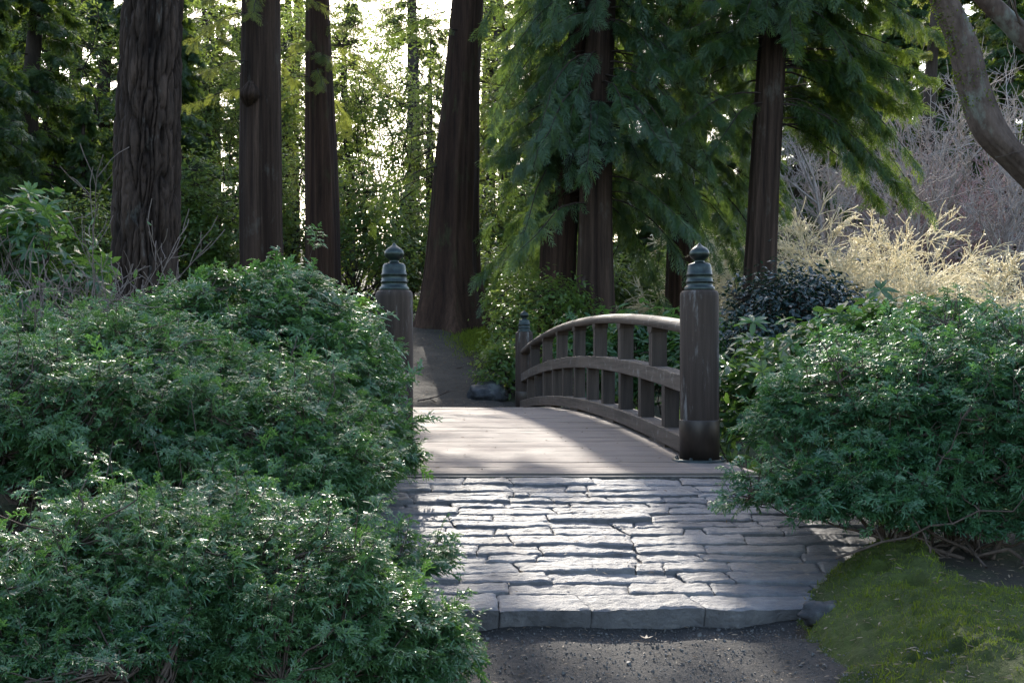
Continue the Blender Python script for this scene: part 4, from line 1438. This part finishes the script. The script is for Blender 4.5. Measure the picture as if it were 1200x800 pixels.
mx = np.linspace(1.4, 4.2, 230)
my = np.linspace(2.9, 6.3, 280)
gx, gy = np.meshgrid(mx, my)
keep = moss_mask(gx, gy) > -.03
fc = grid_faces(len(mx), len(my))
fc = fc[keep.ravel()[fc].all(1)]
moss = mesh('moss_bank', np.stack([gx, gy, moss_z(gx, gy)], -1).reshape(-1, 3), fc, M['moss'])
props(moss, 'bright green moss covering the bank right of the stone ramp', None, None, 'stuff')
n = 200000
X = rg.uniform(1.4, 4.2, n)
Y = rg.uniform(2.9, 6.2, n)
mm = moss_mask(X, Y)
ok = (mm > .0) & (rg.random(n) < np.clip(.25 + 1.4 * (fbm(np.stack([X * 2.5, Y * 2.5, 0 * X + 5], -1), 3) + .25), .05, 1))
X, Y = X[ok], Y[ok]
n = len(X)
T = np.stack([X, Y, moss_z(X, Y) - .002], -1)
tall = rg.random(n) < .02
tv = np.array([[0, -.09, 0], [0, .09, 0], [1, .03, .1], [1, -.03, .1]])
V, Fq, tn = instances(tv, np.array([[0, 1, 2, 3]]), orient(nrm(rg.normal(0, .55, (n, 3)) + [0, 0, 1]), nrm(rg.normal(size=(n, 3)))), T, rg.uniform(.007, .02, n) * np.where(tall, 2.2, 1), np.clip(.42 + 1.6 * fbm(T * 3, 3) + 1.2 * fbm(T * 11, 2) + rg.normal(0, .2, n), 0, 1))
a = Acc()
a.add(V, Fq, tint=tn)
a.build('moss_tufts', M['moss_blade'], smooth=False)['kind'] = 'stuff'

# moss patch at the flared trunk
n = 5000
X = rg.normal(1.85, .25, n)
Y = rg.normal(23.3, .7, n)
T = np.stack([X, Y, terrain(X, Y) + .03], -1)
V, Fq, tn = instances(tv, np.array([[0, 1, 2, 3]]), orient(nrm(rg.normal(0, .5, (n, 3)) + [0, 0, 1]), nrm(rg.normal(size=(n, 3)))), T, rg.uniform(.03, .08, n), rg.random(n))
a = Acc()
a.add(V, Fq, tint=tn)
a.build('path_side_moss', M['moss_blade'], smooth=False)['kind'] = 'stuff'

rock('boulder', P(966, 710, 5.2) - [0, 0, .035], (.10, .08, .055), M['rock'], 1.7, 'grey stone set in the left edge of the moss bank', 'rock')
rock('boulder', P(1085, 728, 4.9) - [0, 0, .03], (.07, .06, .05), M['rock'], 6.1, 'dark pointed stone sticking out of the moss', 'rock')
rock('boulder', at_ground(572, 19.3) + [0, 0, .1], (.3, .32, .17), M['rock'], 4.2, 'large flat rock beside the woodland path beyond the bridge', 'rock')
rock('boulder', at_ground(548, 20.4) + [.9, 0, .02], (.22, .25, .16), M['rock'], 8.2, 'smaller rock behind the flat rock by the woodland path', 'rock')

# dead leaf on the gravel, twigs
x, y = P(757, 752, 5.2)[:2]
star = []
for k in range(10):
    rr = .03 if k % 2 == 0 else .011
    star.append([x + rr * math.cos(k * math.pi / 5), y + rr * math.sin(k * math.pi / 5), gz(x, y) + .036 + (.008 if k % 2 == 0 else 0)])
a = Acc()
a.add(np.array(star + [[x, y, gz(x, y) + .034]]), None, np.array([[k, (k + 1) % 10, 10] for k in range(10)]), .8)
props(a.build('dead_leaf', M['dead_leaf'], origin=(x, y, gz(x, y) + .03)), 'pale dead leaf lying on the dark gravel below the stone step', 'leaf')


def twig(c, L, rz, label, rg):
    d = np.array([math.cos(rz), math.sin(rz), .05])
    lv = bare_branches([c - d * L / 2], [d], [L], [.012], 2, rg, (4,), bend=.18, upb=0, shrink=.4)
    a = Acc()
    for Pl, rr in lv: a.add(*tubes(Pl, rr, 5))
    props(a.build('fallen_twig', M['twig'], origin=c), label, 'twig', 'fallen twigs')


for px, Y, L, rz, lab in ((533, 21.2, .5, 2.0, 'short fallen twig in the middle of the woodland path'), (513, 18.9, .6, .1, 'dark fallen stick lying across the path near the bridge end')):
    c = at_ground(px, Y) + [0, 0, .08]
    twig(c, L, rz, lab, rg)
yt = 14.5
twig(np.array([(563 - 440) * yt / F, yt, float(deck_z(yt)) + .015]), .35, .2, 'small twig lying on the deck boards at the crest of the bridge', rg)

# fallen needles and leaf bits on boards, stones, gravel and paths
rg = np.random.default_rng(111)
parts_ = []
n = 420
X = rg.uniform(0, 2.2, n); Y = rg.uniform(7.5, 18, n); parts_.append((X, Y, deck_z(Y) + .004, .022))
n = 420
X = rg.uniform(-.3, 2.3, n); Y = rg.uniform(5.5, 7.3, n); parts_.append((X, Y, ramp_z(Y) + .03, .018))
n = 1500
X = rg.uniform(-.4, 1.9, n); Y = rg.uniform(3.6, 5.4, n); parts_.append((X, Y, terrain(X, Y) + .028, .017))
n = 900
n = 2200; X = rg.uniform(1.6, 3.8, n); Y = rg.uniform(3.4, 6.0, n); parts_.append((X, Y, np.maximum(moss_z(X, Y), terrain(X, Y)) + .012, .02))
n = 1200
X = rg.uniform(-.2, 2.0, n); Y = rg.uniform(18.2, 24.5, n); parts_.append((X, Y, terrain(X, Y) + .04, .035))
a = Acc()
lv_, lf__ = leaf_tpl(.12, .04, .1)
for X, Y, Z, sz in parts_:
    n = len(X)
    V, Fq, tn = instances(lv_, lf__, orient(nrm(rg.normal(size=(n, 3)) * [1, 1, .12]), nrm(rg.normal(0, .25, (n, 3)) + [0, 0, 1])), np.stack([X, Y, Z], -1), sz * np.minimum(rg.gamma(3, .33, n), 1.7), rg.random(n))
    a.add(V, Fq, tint=tn)
a.build('leaf_litter', M['dead_leaf'], smooth=False)['kind'] = 'stuff'
